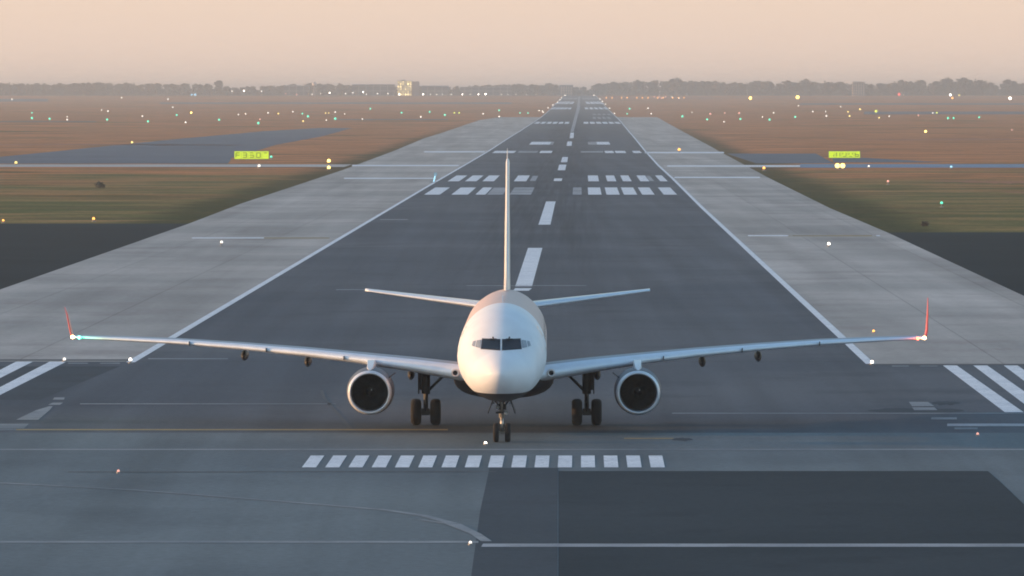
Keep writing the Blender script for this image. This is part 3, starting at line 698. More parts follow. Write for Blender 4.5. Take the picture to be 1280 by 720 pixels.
    st.add([(ex + iz * .76, es + .9, ez + .60), (ex + iz * .76, es + 1.9, ez + .60), (ex + iz * 1.04, es + 1.8, ez + .80), (ex + iz * 1.04, es + 1.4, ez + .80),
            (ex + iz * .79, es + .9, ez + .56), (ex + iz * .79, es + 1.9, ez + .56), (ex + iz * 1.07, es + 1.8, ez + .76), (ex + iz * 1.07, es + 1.4, ez + .76)],
           [(0, 1, 2, 3), (4, 7, 6, 5), (0, 4, 5, 1), (1, 5, 6, 2), (2, 6, 7, 3), (3, 7, 4, 0)]); st.build('nacelle_strake', A['under'], eng)
    # main landing gear
    gx, gs = (3.55 if sg > 0 else -3.38), 16.7
    m_ = MB()
    m_.tube([(gx, gs, 2.75), (gx, gs, 1.35)], .19, 16); m_.box((gx + sg * .08, gs + .05, 1.95), (.50, .22, .85)); m_.tube([(gx, gs, 1.4), (gx, gs, .56)], .10, 16)
    m_.tube([(gx - .48, gs, .55), (gx + .48, gs, .55)], .10, 14)
    m_.box((gx, gs, .58), (.34, .3, .30))
    m_.tube([(gx, gs - .15, 1.35), (gx, gs - .42, .98), (gx, gs - .14, .62)], .05, 8)
    gear = autosmooth(m_.build('main_landing_gear', A['gear'], plane), 40)
    b_ = MB(); b_.tube([(gx - sg * .12, gs, 1.5), (gx - sg * .85, gs, 2.22), (gx - sg * 1.3, gs, 2.5)], .065, 10); b_.tube([(gx - sg * .1, gs + .1, 2.25), (gx - sg * .8, gs + .1, 2.2)], .035, 8); b_.build('side_brace', A['gear'], gear, True)
    b_ = MB(); b_.box((gx + sg * .30, gs - .05, 2.0), (.05, .9, 1.25)); b_.box((gx + sg * .22, gs - .05, 1.75), (.12, .06, .05)); b_.build('gear_door', A['under'], gear)
    for wx in (-.42, .42):
        T = [(-.22, .30), (-.225, .42), (-.20, .50), (-.13, .555), (0, .57), (.13, .555), (.20, .50), (.225, .42), (.22, .30), (.1, .27), (-.1, .27)]
        t_ = MB(); t_.lathe(T, 'x', (gx + wx, gs, .57), 36, 0, True); t_.build('tyre', A['rubber'], gear, True)
        t_ = MB(); t_.lathe([(-.17, .05), (-.19, .2), (-.2, .29), (.2, .29), (.19, .2), (.17, .05)], 'x', (gx + wx, gs, .57), 28); autosmooth(t_.build('rim', A['gear'], gear), 40)
# tailplane
for sg in (-1, 1):
    secs = [(sg * x, 31.1 + x * .56, 4.40 + x * .115, 4.3 - x * .42, .078, 0) for x in (.4, 1.2, 3, 5, 6.35, 6.6)]
    surface('tailplane', secs, [A['white'], A['lead']], plane)
# fin
fs_ = [(4.9, 27.3, 0, 8.6, .034, 0), (5.5, 28.3, 0, 7.4, .040, 0), (5.9, 29.1, 0, 6.3, .044, 0), (8, 31.0, 0, 4.9, .050, 0), (10.2, 32.9, 0, 3.5, .052, 0), (11.1, 33.7, 0, 2.9, .06, 0), (11.25, 34.1, 0, 2.3, .05, 0)]
fin = surface('tail_fin', fs_, [A['cream'], A['cream']], plane, True)
df = [(0, 24.6, 5.50), (.10, 27.4, 5.50), (-.10, 27.4, 5.50), (0, 27.6, 6.0), (.1, 29.5, 5.5), (-.1, 29.5, 5.5), (0, 29.4, 6.5)]
mesh('dorsal_fillet', df, [(0, 1, 3), (0, 3, 2), (1, 4, 6, 3), (2, 3, 6, 5), (4, 5, 6), (0, 2, 5, 4, 1)], A['white'], fin)
tp = MB(); tp.tube([(0, 34.2, 11.2), (0, 34.15, 11.75)], [.03, .012], 8); tp.build('fin_antenna', A['white'], fin)
# nose landing gear
ns = 5.07; m_ = MB()
m_.tube([(0, ns, 1.9), (0, ns, 1.0)], .12, 16); m_.tube([(0, ns, 1.05), (0, ns, .4)], .07, 14); m_.tube([(-.28, ns, .4), (.28, ns, .4)], .06, 12)
m_.tube([(0, ns - .1, 1.0), (0, ns - .34, .72), (0, ns - .1, .46)], .035, 8); m_.tube([(0, ns, 1.2), (0, ns - 1.0, 1.85)], .05, 10)
ng = m_.build('nose_landing_gear', A['gearw'], plane, True)
b_ = MB(); b_.box((0, ns - .16, 1.22), (.5, .06, .08)); b_.tube([(-.30, ns, 1.75), (0, ns, 1.3), (.30, ns, 1.75)], .04, 8); b_.box((.0, ns - .05, 1.45), (.36, .2, .22)); b_.build('steering_unit', A['gear'], ng)
for sg in (-1, 1):
    t_ = MB(); t_.lathe([(-.10, .2), (-.115, .30), (-.10, .36), (-.05, .39), (.05, .39), (.10, .36), (.115, .30), (.10, .2)], 'x', (sg * .24, ns, .39), 32, 0, True); t_.build('tyre', A['rubber'], ng, True)
    t_ = MB(); t_.lathe([(-.08, .03), (-.09, .21), (.09, .21), (.08, .03)], 'x', (sg * .24, ns, .39), 24); autosmooth(t_.build('rim', A['gearw'], ng), 40)
    t_ = MB(); t_.lathe([(-.06, .02), (-.05, .075), (.0, .085), (.06, .07), (.1, .02)], 'y', (sg * .17, ns - .22, 1.22 + .22 * (sg < 0)), 16); t_.build('taxi_light', A['chrome'], ng, True)
    b_ = MB(); b_.box((sg * .46, ns - .5, 1.5), (.035, 1.5, .55), rot=Matrix.Rotation(-sg * .35, 3, 'Y')); b_.build('gear_door', A['navy'], ng)
    t_ = MB(); t_.lathe([(-.05, .02), (-.04, .05), (.0, .06), (.06, .02)], 'y', (sg * .36, ns - .1, 1.62), 12); t_.build('lamp', A['chrome'], ng, True)

# ------------------------------------------------------------------ airfield lamps
P_ = lambda n, c, s: emit(n, c, s)
LM = {'g': P_('green_lamp', (.12, .95, .60), 1.5), 'w': P_('white_lamp', (1, .92, .80), 1.7), 'y': P_('yellow_lamp', (1, .75, .22), 1.8), 'o': P_('orange_lamp', (1, .40, .08), 3),
      'r': P_('red_lamp', (1, .10, .08), 1.7), 'p': P_('pink_lamp', (1, .45, .35), 1.2), 'b': P_('blue_lamp', (.35, .75, 1), 1.4), 'l': P_('lime_lamp', (.8, .9, .1), 1.6),
      'W': P_('bright_white_lamp', (1, .90, .76), 7), 'Y': P_('bright_yellow_lamp', (1, .68, .14), 6)}
POST = plain('lamp_post_metal', (.25, .25, .25), .5, metal=.3)
CN = {'g': 'green', 'w': 'white', 'y': 'yellow', 'o': 'orange', 'r': 'red', 'p': 'pink', 'b': 'blue', 'l': 'lime yellow', 'W': 'bright white', 'Y': 'bright yellow'}
lamp_cache = {}
def lamp_mesh(c, r, h):
    k = (c, round(r, 2), round(h, 1))
    if k not in lamp_cache:
        m_ = MB(); r, h = k[1], max(k[2], r + .05)
        m_.lathe([(0, r * .9), (.12, r * .9), (.14, r * .3)], 'z', n=10)
        m_.tube([(0, 0, .1), (0, 0, h - r * .8)], max(.04, r * .14), 6)
        m_.lathe([(h - r * .95, r * .35), (h - r * .7, r * .72), (h - r * .2, r), (h + r * .3, r * .93), (h + r * .75, r * .6), (h + r, r * .05)], 'z', n=12, mi=1)
        me = m_.build('airfield_lamp', [POST, LM[c]]).data
        bpy.data.objects.remove(bpy.data.objects[-1] if False else [o for o in bpy.data.objects if o.data == me][0])
        lamp_cache[k] = me
    return lamp_cache[k]
def lamp(u, v, c, px=2.6, label=None, group=None, hgt=None, name='airfield_lamp'):
    if v < 120.6:
        Y = 6560; z = at_depth(u, v, Y).z; p = at_depth(u, v, Y); p.z = g(Y)
    else:
        p = at(u, v + .25); Y = p.y; z = None
    r = px * (.36 if c == 'w' else .42) * Y / F
    h = (z - g(Y)) if z is not None else (hgt if hgt else r * 1.3)
    o = link(name, lamp_mesh(c, r, max(h, r * 1.2))); o.location = p
    tag(o, label, 'lamp', group)
    return o
far = []
rowA = [(40,149,'g',3.4),(40,142,'g',2.2),(62,150,'g',3.2),(84,150.5,'w',3),(84,146.5,'w',2),(134,151,'g',3.2),(135,140,'w',2.8),(127,138,'w',2),(178,146,'w',2.6),(185,153,'g',3.2),(221,145,'g',2.8),(232,154,'w',3),
 (239,142,'Y',2.8),(216,135,'w',2.4),(274,151,'g',3),(298,144,'w',2.2),(307,143,'w',2.4),(323,155.5,'g',3.6),(325,150,'p',2.2),(335,142,'w',2.6),(348,143,'y',2.4),(366,140.5,'w',2.4),(378,143,'g',2.4),(385,147,'g',3.4),(379,152.5,'y',2.6),
 (407,142,'y',1.8),(411,142,'y',1.8),(419,141,'w',2.6),(408,151,'w',2.2),(419,150,'g',3.6),(431,143,'w',2),(453,149.5,'w',2.2),(463,137,'g',2.6),(502,142,'g',2.6),(526,147,'w',2.8),(537,141,'g',2.6),(556,145,'g',3),(568,142,'l',2.2),(574,142,'l',2.2),
 (604,143,'w',2.4),(624,139,'g',2.6),(624,146.5,'w',2.6),(650,142,'g',2),(660,142,'g',2),(674,139,'w',2.2),(679,141,'w',2.4),
 (787,137,'g',2.6),(784,143,'g',2),(810,136,'w',2.4),(814,143,'w',2.4),(853,147,'g',3.4),(865,141,'w',1.6),(884,150.5,'g',3),(888,143.5,'p',2.8),(906,142,'p',2),(905,153,'w',2.4),(924,142.5,'p',2.8),(925.5,150,'g',3),(953,147,'w',2.4),(962,151,'g',3.2),
 (967,142,'w',2.6),(998,133,'w',2.2),(994,147.5,'g',3),(1016,140.5,'w',2.6),(1032,140,'w',2),(1033,146,'w',3),(1051,134,'w',2),(1060,140.5,'y',2.4),(1062,146,'y',2.6),(1075,138,'y',3),(1095,141,'l',4),(1099,148,'y',2.4),(1111.5,146,'w',2.4),
 (1148,145,'p',2.2),(1166,142,'w',2.4),(1171,142,'l',2.4),(1185,149,'g',3.4),(1192,149,'g',3),(1224,148,'g',3),(15,125,'w',2.6),(152,123,'w',2.6),(210,125,'w',2.6),(1265,163,'p',2)]
for u, v, c, px in rowA:
    side = 'left' if u < 700 else 'right'
    zone = ('farther' if v < 146 else 'nearer')
    lamp(u, v, c, px * 1.0, f'small {CN[c]} lamp among the {zone} airfield lamps, {side} of the runway', f'{CN[c]} lamps {zone} in the {side} field')
rowB = [(290,114,'w',2.4),(305,113.5,'W',2.6),(327,114,'w',2.8),(357,117,'p',2),(371,118,'p',2.6),(390,118,'w',2.4),(401,117,'w',2),(412,116,'W',2.6),(432,117,'w',2.6),(441,116,'w',2.6),(454,115,'W',2.4),(458,118,'w',2),(472,117,'w',2.6),(485,117,'w',2.8),
 (499,118,'W',3),(529,118,'W',2.6),(538,118,'w',2.2),(546,118,'w',2.2),(553,118,'w',2),(564,118,'w',2.4),(578,118,'W',2.2),(588,118,'w',2.2),(598,118,'W',2.4),(607,117.6,'W',3),(627,118,'w',1.8),(635,118,'w',1.8),(645,118,'w',1.6),(658,118,'w',1.6),(670,118,'w',1.4)]
for u, v, c, px in rowB:
    lamp(u, v, c, px, f'{CN[c]} flood lamp in the line along the far apron left of the runway', f'{CN[c]} lamps along the far apron')
for u, v in ((706.5, 119.9), (742.5, 119.9)):
    lamp(u, v, 'w', 2.6, 'white lamp at the very far end of the runway, on its %s corner' % ('left' if u < 720 else 'right'), 'runway end lamps')
for u in (818, 824, 827, 832, 840, 849): lamp(u, 123.5 if u % 2 else 122, 'p' if u % 3 else 'w', 2.2, 'small warm lamp on the far reddish strip right of the runway end', 'lamps on the red earth strip')
for i, (u, v) in enumerate([(678, 139.5), (685, 135.5), (691, 132), (697, 128.5), (700, 125.5), (702, 123), (750, 124.5), (753, 127.5), (757, 131), (762, 136), (768, 142.5)]):
    lamp(u, v, 'w', 2.2, 'white lamp of the string along the %s edge of the far runway' % ('left' if u < 720 else 'right'), 'far runway edge lamps')
for u in range(756, 862, 9): lamp(u + (u * 7 % 5), 123 + (u % 3) * .4, 'o', 2.0, 'orange lamp glowing on the far reddish strip right of the runway end', 'orange lamps on the red earth strip')
for u, v, c, px, lab in [
 (239.5, 118.5, 'b', 3, 'taller blue lamp of the pair low on the far left'), (244, 119, 'b', 4, 'largest blue lamp on the far left edge of the fields'),
 (997, 124.3, 'Y', 5.5, 'large yellow lamp below the dark trees right of the runway'), (938, 125, 'Y', 5, 'large amber yellow lamp nearest the runway on the right horizon'),
 (1124, 120, 'r', 4.5, 'single red lamp on the right below the tree line'), (1124, 117, 'r', 3, 'small red lamp on top above the larger red one'), (1188, 119, 'W', 3.6, 'white lamp high on its post right of the red lamp'),
 (1190.5, 124, 'o', 3.4, 'orange lamp just under the tall white lamp on the right'), (1199, 120.2, 'y', 2.6, 'dim yellow lamp beside the tall white lamp'), (1262.5, 125, 'W', 4.6, 'brightest white lamp at the far right of the fields'),
 (1157, 166, 'Y', 3.6, 'lone yellow lamp in the red brown field on the right')]:
    lamp(u, v, c, px, lab)
# nearer lamps with parts
def near_lamp(u, v, c, dia, hgt, label, body='round', group=None):
    """runway fitting: base plate, stem, lens in a collar"""
    dia *= .62; p = at(u, v); r0 = empty('runway_lamp', p); tag(r0, label, 'lamp', group)
    b_ = MB(); b_.lathe([(0, dia * .8), (.05, dia * .8), (.07, dia * .3)], 'z', n=16); b_.build('base', POST, r0)
    b_ = MB(); b_.tube([(0, 0, .05), (0, 0, hgt)], dia * .14, 8); b_.lathe([(hgt - dia * .2, dia * .3), (hgt, dia * .5), (hgt + dia * .1, dia * .5)], 'z', n=16); b_.build('stem', POST, r0)
    b_ = MB(); b_.lathe([(hgt + dia * .1, dia * .46), (hgt + dia * .5, dia * .5), (hgt + dia * .85, dia * .36), (hgt + dia, dia * .04)], 'z', n=16); b_.build('lens', LM[c], r0, True)
    return r0
for a in [(411, 206, 'Y', 1.1, .5, 'taller yellow lamp on the cross taxiway left of the runway'), (411, 212.5, 'Y', .95, .2, 'lower yellow lamp at the corner of the left shoulder'),
          (324, 210, 'w', .85, .2, 'pale lamp just under the yellow sign on the left'), (955, 213.5, 'o', .8, .3, 'orange lamp at the grass corner beside the right shoulder'),
          (849, 191, 'o', 1.1, .5, 'orange lamp standing alone on the far right shoulder'), (277, 307.5, 'w', .42, .25, 'small white lamp on the left shoulder'),
          (1036, 309, 'W', .42, .2, 'small bright white lamp on the right shoulder'), (163, 454, 'W', .26, .12, 'white lamp at the near end of the left edge stripe'),
          (80.5, 452.5, 'w', .26, .08, 'white lamp at the tip of the slanting bar on the left'), (1090, 456, 'W', .26, .08, 'white lamp at the near end of the right edge stripe'),
          (588, 681.5, 'w', .16, .04, 'tiny white lamp at the corner of the dark asphalt'), (607, 556, 'W', .20, .01, 'small white lamp in the paving left of the nose wheel'),
          (1092, 416, 'o', .24, .04, 'tiny amber lamp behind the right wing tip'), (117, 277, 'o', .5, .2, 'orange lamp on the grass edge above the left black pad'),
          (4, 279, 'o', .4, .2, 'dim orange lamp at the left end of the black pad'), (1177, 259, 'g', .55, .4, 'green lamp standing in the grass on the right'),
          (1086, 210, 'w', .6, .2, 'pale lamp beside the blue taxiway, right of the yellow sign'), (1189, 211, 'b', .7, .2, 'pale blue lamp on the blue taxiway edge'),
          (1110, 231, 'p', .6, .4, 'dim pink lamp on a post in the right grass'), (148, 591.5, 'p', .16, .04, 'tiny amber lamp in the paving at the front left'),
          (1222, 545, 'p', .18, .04, 'tiny red lamp beside the broken markings at right'), (20, 206, 'y', .9, .2, 'dim warm lamp at the far left of the pale taxiway'), (165, 180, 'y', 1.0, .2, 'dim warm lamp beside the curving taxiway on the left')]:
    near_lamp(*a)
# orange double unit under the right sign
r0 = empty('guard_light', at(1050, 211.5)); tag(r0, 'wide orange twin lamp below the yellow sign on the right', 'lamp')
b_ = MB(); b_.box((0, 0, .12), (2.1, .5, .24)); b_.build('base', POST, r0)
for x in (-.5, .5):
    b_ = MB(); b_.lathe([(-.2, .1), (-.2, .44), (.1, .44), (.2, .1)], 'y', (x, 0, .68), 18); b_.build('lens', LM['Y'], r0, True)
# pale blue frangible marker beside the left edge stripe
r0 = empty('marker_post', at(542, 228)); tag(r0, 'pale blue marker post at the kink of the left edge stripe', 'marker')
b_ = MB(); b_.tube([(0, 0, 0), (.25, 0, 1.1)], .10, 8); b_.build('post', LM['b'], r0)
b_ = MB(); b_.box((.3, 0, 1.35), (.5, .14, .5)); b_.build('board', plain('pale_board', (.5, .75, .85), .5), r0)
b_ = MB(); b_.box((0, 0, .05), (1.4, .5, .1)); b_.build('base', POST, r0)

# lit yellow guidance signs
SIGN = emit('lit_sign_face', (.66, .84, .02), 1.05); INK = plain('sign_ink', (.16, .22, .02), .6)
def sign(u0, u1, v0, v1, label, seed):
    a = at((u0 + u1) / 2, v1 + 1.2); k = a.y / F; w = (u1 - u0) * k; h = (v1 - v0) * k
    r0 = empty('guidance_sign', a); tag(r0, label, 'sign')
    b_ = MB(); b_.box((0, .15, .35 + h / 2), (w + .16, .3, h + .16)); b_.build('housing', POST, r0)
    np_ = 5; rnd = random.Random(seed)
    for i in range(np_):
        x0 = -w / 2 + w * i / np_ + .03; x1 = -w / 2 + w * (i + 1) / np_ - .03
        b_ = MB(); b_.box(((x0 + x1) / 2, -.03, .35 + h / 2), (x1 - x0, .05, h)); pn = b_.build('panel', SIGN, r0)
        b_ = MB(); cx = (x0 + x1) / 2; cz = .35 + h / 2; hw = (x1 - x0) * .28; hh = h * .3
        segs = [((0, hh), (hw * 2, .16)), ((0, 0), (hw * 2, .16)), ((0, -hh), (hw * 2, .16)), ((-hw, hh / 2), (.16, hh)), ((hw, hh / 2), (.16, hh)), ((-hw, -hh / 2), (.16, hh)), ((hw, -hh / 2), (.16, hh))]
        for (sx_, sz_), (dx_, dz_) in segs:
            if rnd.random() < .6: b_.box((cx + sx_, -.062 - rnd.random() * .004, cz + sz_), (dx_, .012, dz_))
        if b_.v: b_.build('legend', INK, pn)
    b_ = MB()
    for x in (-w * .4, -w * .13, w * .13, w * .4): b_.tube([(x, .15, 0), (x, .15, .36)], .06, 8)
    b_.build('support', POST, r0)
sign(293, 336, 190, 199.5, 'lit yellow sign on the left beside the curving taxiway', 3)
sign(1036, 1075, 190, 198, 'lit yellow sign on the right behind the blue taxiway', 5)
near_lamp(339, 199.5, 'g', .8, .4, 'small green lamp at the right end of the left yellow sign')

# ------------------------------------------------------------------ vegetation and far buildings
LEAF = ground_mat('hazed_leaf_mass', (.085, .075, .055), (.12, .095, .070), (.095, .068, .050), (.4, 1.2, 4), .9, spec=0)  # paler and warmer than plain foliage: haze fade put into the colour
BARK = plain('bark', (.09, .07, .055), .9, var=.2)
def tree_meshes(seed, w=14, h=18, n=520, leaf=.9):
    rnd = random.Random(seed); lobes = []
    for _ in range(9):
        a = rnd.uniform(0, 6.28); r = rnd.uniform(0, w * .28)
        lobes.append((Vector((r * math.cos(a), r * math.sin(a), h * rnd.uniform(.38, .82))), rnd.uniform(.17, .27) * w))
    vs = []; fs = []
    for _ in range(n):
        c, rr = rnd.choice(lobes)
        d = Vector((rnd.gauss(0, 1), rnd.gauss(0, 1), rnd.gauss(0, 1))).normalized() * rr * rnd.uniform(.45, 1.08)
        p = c + Vector((d.x, d.y, d.z * .85)); a = Vector((rnd.gauss(0, 1), rnd.gauss(0, 1), rnd.gauss(0, 1))).normalized(); b = a.orthogonal().normalized()
        s_ = leaf * rnd.uniform(.6, 1.5); k = len(vs)
        vs += [p + a * s_, p + b * s_, p - a * s_ * .9, p - b * s_ * .8]; fs.append((k, k + 1, k + 2, k + 3))
    t = MB(); t.tube([(0, 0, -.3), (.1, .1, h * .25), (.2, 0, h * .55)], [w * .035, w * .026, w * .012], 8)
    for c, rr in lobes[:6]: t.tube([(.1, .05, h * .28), tuple(c * .6 + Vector((0, 0, h * .16))), tuple(c)], [w * .014, w * .01, w * .004], 5)
    return vs, fs, t
protos = []
for k in range(5):
    vs, fs, t = tree_meshes(20 + k, [14, 17, 12, 20, 15][k], 18)
    protos.append((vs, fs, t))
def tree_thing(proto, loc, sc, rz, label, group=None, name='tree'):
    vs, fs, t = protos[proto]
    r0 = empty(name, loc, rz); r0.scale = sc; tag(r0, label, 'tree', group)
    key = ('t', proto)
    if key not in lamp_cache:
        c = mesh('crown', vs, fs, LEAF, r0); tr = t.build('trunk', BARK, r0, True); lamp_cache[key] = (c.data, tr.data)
    else:
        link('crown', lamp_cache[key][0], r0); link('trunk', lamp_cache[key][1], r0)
    return r0
# one continuous far wood
rnd = random.Random(5)
def top_row(u):
    T = [(-200, 104), (0, 103.5), (60, 104), (130, 103), (200, 104), (255, 104.5), (290, 108), (340, 107), (365, 105), (400, 104), (440, 106), (470, 107), (560, 107.5), (640, 105), (690, 104), (700, 108), (735, 109), (745, 104), (800, 101), (850, 100.5), (900, 102.5), (955, 101), (970, 103), (1050, 102.5), (1055, 104.5), (1090, 104), (1125, 102), (1160, 105), (1170, 100.5), (1235, 102), (1245, 105), (1280, 103), (1500, 102)]
    return lerp_tab(T, u)
wv = []; wf = []; wm = []
u = -160.0
while u < 1440:
    for layer in range(2):
        Y = 7050 + 260 * layer + rnd.uniform(-80, 80); uu = u + rnd.uniform(-4, 4)
        p = at_depth(uu, VH, Y); gz = g(Y)
        hh = (119 - top_row(uu)) * Y / F * rnd.uniform(.86, 1.04) + (H - gz)
        pr_ = rnd.randrange(5); vs, fs, t = protos[pr_]; s_ = hh / 17.2; sx_ = s_ * rnd.uniform(.95, 1.25); a = rnd.uniform(0, 6.28); ca, sa = math.cos(a), math.sin(a)
        for (V, Fc, mi_) in ((vs, fs, 0), (t.v, t.f, 1)):
            b = len(wv)
            for q in V: wv.append((p.x + (q[0] * ca - q[1] * sa) * sx_, Y + (q[0] * sa + q[1] * ca) * sx_, gz + q[2] * s_))
            wf += [tuple(b + i for i in q) for q in Fc]; wm += [mi_] * len(Fc)
        # undergrowth filling the foot of the wood
        for _ in range(90):
            c = Vector((p.x + rnd.uniform(-7, 7), Y + rnd.uniform(-6, 6), gz + rnd.uniform(0, hh * .55))); a_ = Vector((rnd.gauss(0, 1), rnd.gauss(0, .4), rnd.gauss(0, 1))).normalized(); b_ = a_.orthogonal().normalized(); k = len(wv)
            wv += [c + a_ * 1.6, c + b_ * 1.6, c - a_ * 1.5, c - b_ * 1.4]; wf.append((k, k + 1, k + 2, k + 3)); wm.append(0)
    u += 9.0
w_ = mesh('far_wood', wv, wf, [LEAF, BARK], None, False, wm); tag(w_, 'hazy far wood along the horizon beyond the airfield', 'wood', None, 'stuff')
for i, (u, v, wsc, lab) in enumerate([(273, 100, .9, 'lone rounded tree standing above the far wood left of the lit building'), (846, 98.5, 1.3, 'tallest broad tree in the wood nearest the runway on the right'), (985, 100.5, 1.5, 'wide tree at the left end of the dark grove on the right'),
        (1040, 101.5, 1.3, 'tree at the right end of the dark grove beside the pale building'), (1128, 100, 1.0, 'tree above the red lamp on the right horizon'), (1150, 99.5, 1.1, 'dark rounded tree just right of the red lamp'), (1185, 98.5, 1.2, 'left shoulder tree of the big grove at far right'),
        (1205, 97, 1.4, 'highest tree of the big grove at far right'), (1228, 99, 1.2, 'right shoulder tree of the big grove at far right'), (1262, 99.5, 1.2, 'tree at the right edge of the horizon'), (885, 101, 1.0, 'middle tree of the wood between the runway and amber lamp'), (1008, 100, 1.1, 'middle tree of the dark grove right of the yellow lamp')]):
    Y = 6950; p = at_depth(u, VH, Y); gz = g(Y); hh = (119 - v) * Y / F + H - gz
    tree_thing(i % 5, (p.x, Y, gz), (hh / 17 * wsc, hh / 17 * wsc, hh / 17), i * 1.3, lab, None)
# shrubs in the grass
def shrub(u, v, w, h, label, seed):
    vs, fs, t = tree_meshes(seed, w, h, 320, .14 * w / 3)
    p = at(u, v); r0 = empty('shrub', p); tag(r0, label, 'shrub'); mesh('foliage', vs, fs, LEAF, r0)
    lo = min(q[2] for q in vs)
    for c in r0.children: c.location.z = -max(0, lo) * .7
    t = MB(); t.tube([(0, 0, -.1), (.05, 0, h * .5)], [.08, .03], 6); t.build('stem', BARK, r0)
shrub(125, 236, 1.9, 1.0, 'dark green shrub in the grass left of the runway', 51)
shrub(1155, 283, 1.5, .45, 'low dark shrub in the grass above the right black pad', 52)

# far buildings
def fac(name, wall, cols, rows, lit, frac, sx_=3.0, sz_=3.2):
    """wall with a regular grid of windows, some of them lit"""
    m, t, b = nt(name); L = t.links.new
    tc = N(t, 'ShaderNodeTexCoord'); br = N(t, 'ShaderNodeTexBrick'); br.offset = 0
    mp = N(t, 'ShaderNodeMapping'); mp.inputs['Rotation'].default_value = (R(90), 0, 0); L(tc.outputs['Object'], mp.inputs['Vector'])
    L(mp.outputs['Vector'], br.inputs['Vector']); br.inputs['Scale'].default_value = 1; br.inputs['Brick Width'].default_value = sx_; br.inputs['Row Height'].default_value = sz_
    br.inputs['Mortar Size'].default_value = .45; br.inputs['Color1'].default_value = (1, 1, 1, 1); br.inputs['Color2'].default_value = (.15, .15, .15, 1); br.inputs['Mortar'].default_value = (0, 0, 0, 1)
    mx = N(t, 'ShaderNodeMix', data_type='RGBA'); L(br.outputs['Fac'], mx.inputs['Factor']); mx.inputs['A'].default_value = (.05, .06, .07, 1); mx.inputs['B'].default_value = (*wall, 1)
    L(mx.outputs['Result'], b.inputs['Base Color']); L(br.outputs['Color'], b.inputs['Emission Strength']) if False else None
    if lit:
        em = N(t, 'ShaderNodeMix', data_type='RGBA'); L(br.outputs['Color'], em.inputs['Factor']); em.inputs['A'].default_value = (0, 0, 0, 1); em.inputs['B'].default_value = (*lit, 1)
        L(em.outputs['Result'], b.inputs['Emission Color']); b.inputs['Emission Strength'].default_value = frac
        m.cycles.emission_sampling = 'NONE'
    b.inputs['Roughness'].default_value = .7
    return m
WARM = fac('lit_office_wall', (.62, .52, .36), 0, 0, (1, .72, .30), 1.1)
SHED = fac('shed_wall', (.30, .27, .26), 0, 0, None, 0, 9, 6)
PALE = fac('pale_block_wall', (.55, .42, .32), 0, 0, None, 0, 3, 3.2)
ROOF = plain('roof_sheet', (.22, .20, .20), .7, var=.1, scale=.3)
def building(name, u0, u1, vt, Y, depth, wall, label, pitch=0, roofm=None, cat='building'):
    a, b = at_depth(u0, VH, Y), at_depth(u1, VH, Y); w = b.x - a.x; gz = g(Y); h = at_depth(u0, vt, Y).z - gz
    r0 = empty(name, ((a.x + b.x) / 2, Y + depth / 2, gz)); tag(r0, label, cat)
    m_ = MB(); m_.box((0, 0, h / 2 - .4), (w, depth, h + .8 - pitch)); m_.build('wall', wall, r0)
    m_ = MB(); z0 = h - pitch + .01; hw, hd = w / 2 + .5, depth / 2 + .5
    if pitch: m_.add([(-hw, -hd, z0), (hw, -hd, z0), (hw, hd, z0), (-hw, hd, z0), (-hw, 0, z0 + pitch), (hw, 0, z0 + pitch)], [(0, 1, 5, 4), (2, 3, 4, 5), (0, 4, 3), (1, 2, 5), (0, 3, 2, 1)])
    else: m_.box((0, 0, z0 + .45), (w + .8, depth + .8, .8))
    m_.build('roof', roofm or ROOF, r0)
    return r0, w, h, depth
r0, w, h, d = building('terminal_building', 497, 514, 101.8, 6800, 22, WARM, 'tall block with glowing yellow windows on the far horizon')
m_ = MB(); m_.box((w / 2 + 5, 2, h / 2 - .2), (9.6, 16, h * 1.02)); m_.build('side_tower', plain('dim_tower_wall', (.22, .17, .17), .8), r0)
m_ = MB(); m_.box((-w * .1, 0, h + 1.4), (w * .3, 6, 1.2)); m_.build('roof_plant', ROOF, r0)
building('long_shed', 440, 493, 105.2, 6900, 40, SHED, 'long flat roofed shed left of the glowing building', 2)
building('long_shed', 527, 560, 107, 6900, 40, SHED, 'small shed touching the glowing building on its right', 2)
building('long_shed', 575, 640, 108.5, 6980, 50, SHED, 'low grey shed farthest right of the glowing building, before the runway end', 1.5)
building('pale_block', 1066, 1081, 103, 6880, 18, PALE, 'pale warm block standing between the groves on the right')
building('low_house', 700, 716, 106, 6900, 14, PALE, 'low pinkish building at the far end of the runway', 2.5)
building('long_shed', 355, 386, 106.8, 6880, 30, SHED, 'small grey shed left of the white radar dome', 2)
Y = 6850; p = at_depth(393, VH, Y); gz = g(Y); r0 = empty('radar_dome', (p.x, Y, gz)); tag(r0, 'small pale radar dome on a tower above the far sheds', 'radar')
zt = at_depth(393, 105, Y).z - gz
m_ = MB(); m_.tube([(0, 0, 0), (0, 0, zt - 2)], [2.2, 1.6], 12); m_.box((0, 0, zt - 2.4), (5, 5, .6)); m_.build('tower', SHED, r0)
m_ = MB(); m_.lathe([(zt - 2.2, 2.0), (zt - 1.4, 2.7), (zt, 3.0), (zt + 1.6, 2.5), (zt + 2.6, 1.4), (zt + 3, .1)], 'z', n=20); m_.build('dome', plain('dome_shell', (.7, .62, .58), .5), r0, True)

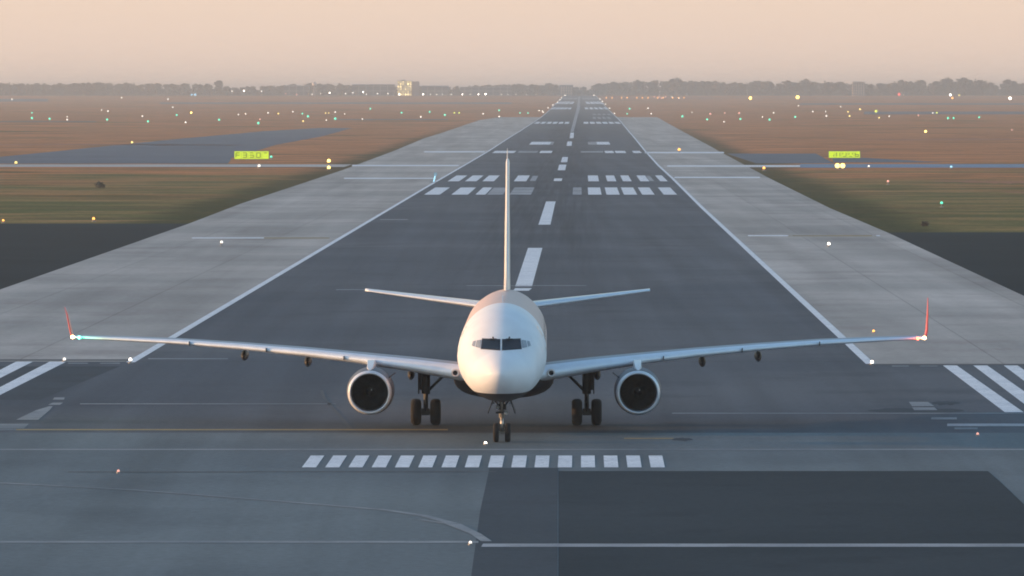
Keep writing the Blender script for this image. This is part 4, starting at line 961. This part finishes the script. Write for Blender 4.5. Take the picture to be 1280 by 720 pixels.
# ------------------------------------------------------------------ haze
hz = MB(); hz.box((0, 7950, 19.5), (15000, 16100, 43))
m = bpy.data.materials.new('haze_air'); m.use_nodes = True; t = m.node_tree
t.nodes.remove(t.nodes['Principled BSDF']); pv = t.nodes.new('ShaderNodeVolumePrincipled')
pv.inputs['Color'].default_value = (1, .95, .925, 1); pv.inputs['Density'].default_value = 1.45e-4; pv.inputs['Anisotropy'].default_value = .7
t.links.new(pv.outputs[0], t.nodes['Material Output'].inputs['Volume'])
o = hz.build('haze', m); tag(o, 'thin evening haze over the whole airfield', None, None, 'stuff')

# ------------------------------------------------------------------ light
SKYB = (2.12, 1.60, 1.34)
EL, AZ = R(5.5), R(-88)      # azimuth from +Y towards +X
wd = bpy.data.worlds.new('World'); scn.world = wd; wd.use_nodes = True; t = wd.node_tree
bg = t.nodes['Background']; sk = t.nodes.new('ShaderNodeTexSky'); sk.sky_type = 'NISHITA'; sk.sun_disc = False
sk.sun_elevation = EL; sk.sun_rotation = AZ; sk.air_density = 1.0; sk.dust_density = 1.0; sk.ozone_density = 1.8; sk.altitude = 0
# the rosy dusk haze low in the sky: it lies over the clear blue and thins out by about 25 degrees up
tc = N(t, 'ShaderNodeTexCoord'); sx = N(t, 'ShaderNodeSeparateXYZ'); t.links.new(tc.outputs['Generated'], sx.inputs[0])
mr = N(t, 'ShaderNodeMapRange', interpolation_type='SMOOTHSTEP'); mr.inputs['From Min'].default_value = -.02; mr.inputs['From Max'].default_value = .20
mr.inputs['To Min'].default_value = .93; mr.inputs['To Max'].default_value = 0; t.links.new(sx.outputs['Z'], mr.inputs['Value'])
mx = N(t, 'ShaderNodeMix', data_type='RGBA'); t.links.new(mr.outputs['Result'], mx.inputs['Factor'])
t.links.new(sk.outputs['Color'], mx.inputs['A']); mx.inputs['B'].default_value = (SKYB[0], SKYB[1], SKYB[2], 1)
t.links.new(mx.outputs['Result'], bg.inputs['Color']); bg.inputs['Strength'].default_value = .15
sl_ = bpy.data.lights.new('sun', 'SUN'); sl_.energy = 2.0; sl_.angle = R(.5); sl_.color = (.82, .42, .18)
so = bpy.data.objects.new('sun', sl_); COL.objects.link(so)
sd = Vector((math.sin(AZ) * math.cos(EL), math.cos(AZ) * math.cos(EL), math.sin(EL)))
so.rotation_euler = sd.to_track_quat('Z', 'Y').to_euler()

# lit navigation lamps throw a little colour on the wing tips
for sg, c, xw in ((-1, (.1, 1, .5), -18.5), (1, (1, .15, .08), 18.3)):
    pl = bpy.data.lights.new('navigation_glow', 'POINT'); pl.energy = 9; pl.color = c; pl.shadow_soft_size = .08
    po = bpy.data.objects.new('navigation_glow', pl); COL.objects.link(po); po.parent = plane; po.location = (xw, 19.1, 3.7)

v = scn.view_settings; v.view_transform = 'Standard'; v.look = 'None'; v.exposure = 1.60; v.gamma = 1; v.use_curve_mapping = False
c = scn.cycles; c.use_denoising = True; c.max_bounces = 8; c.volume_bounces = 3; c.volume_max_steps = 64
c.filter_width = 1.8; scn.cycles.use_adaptive_sampling = True
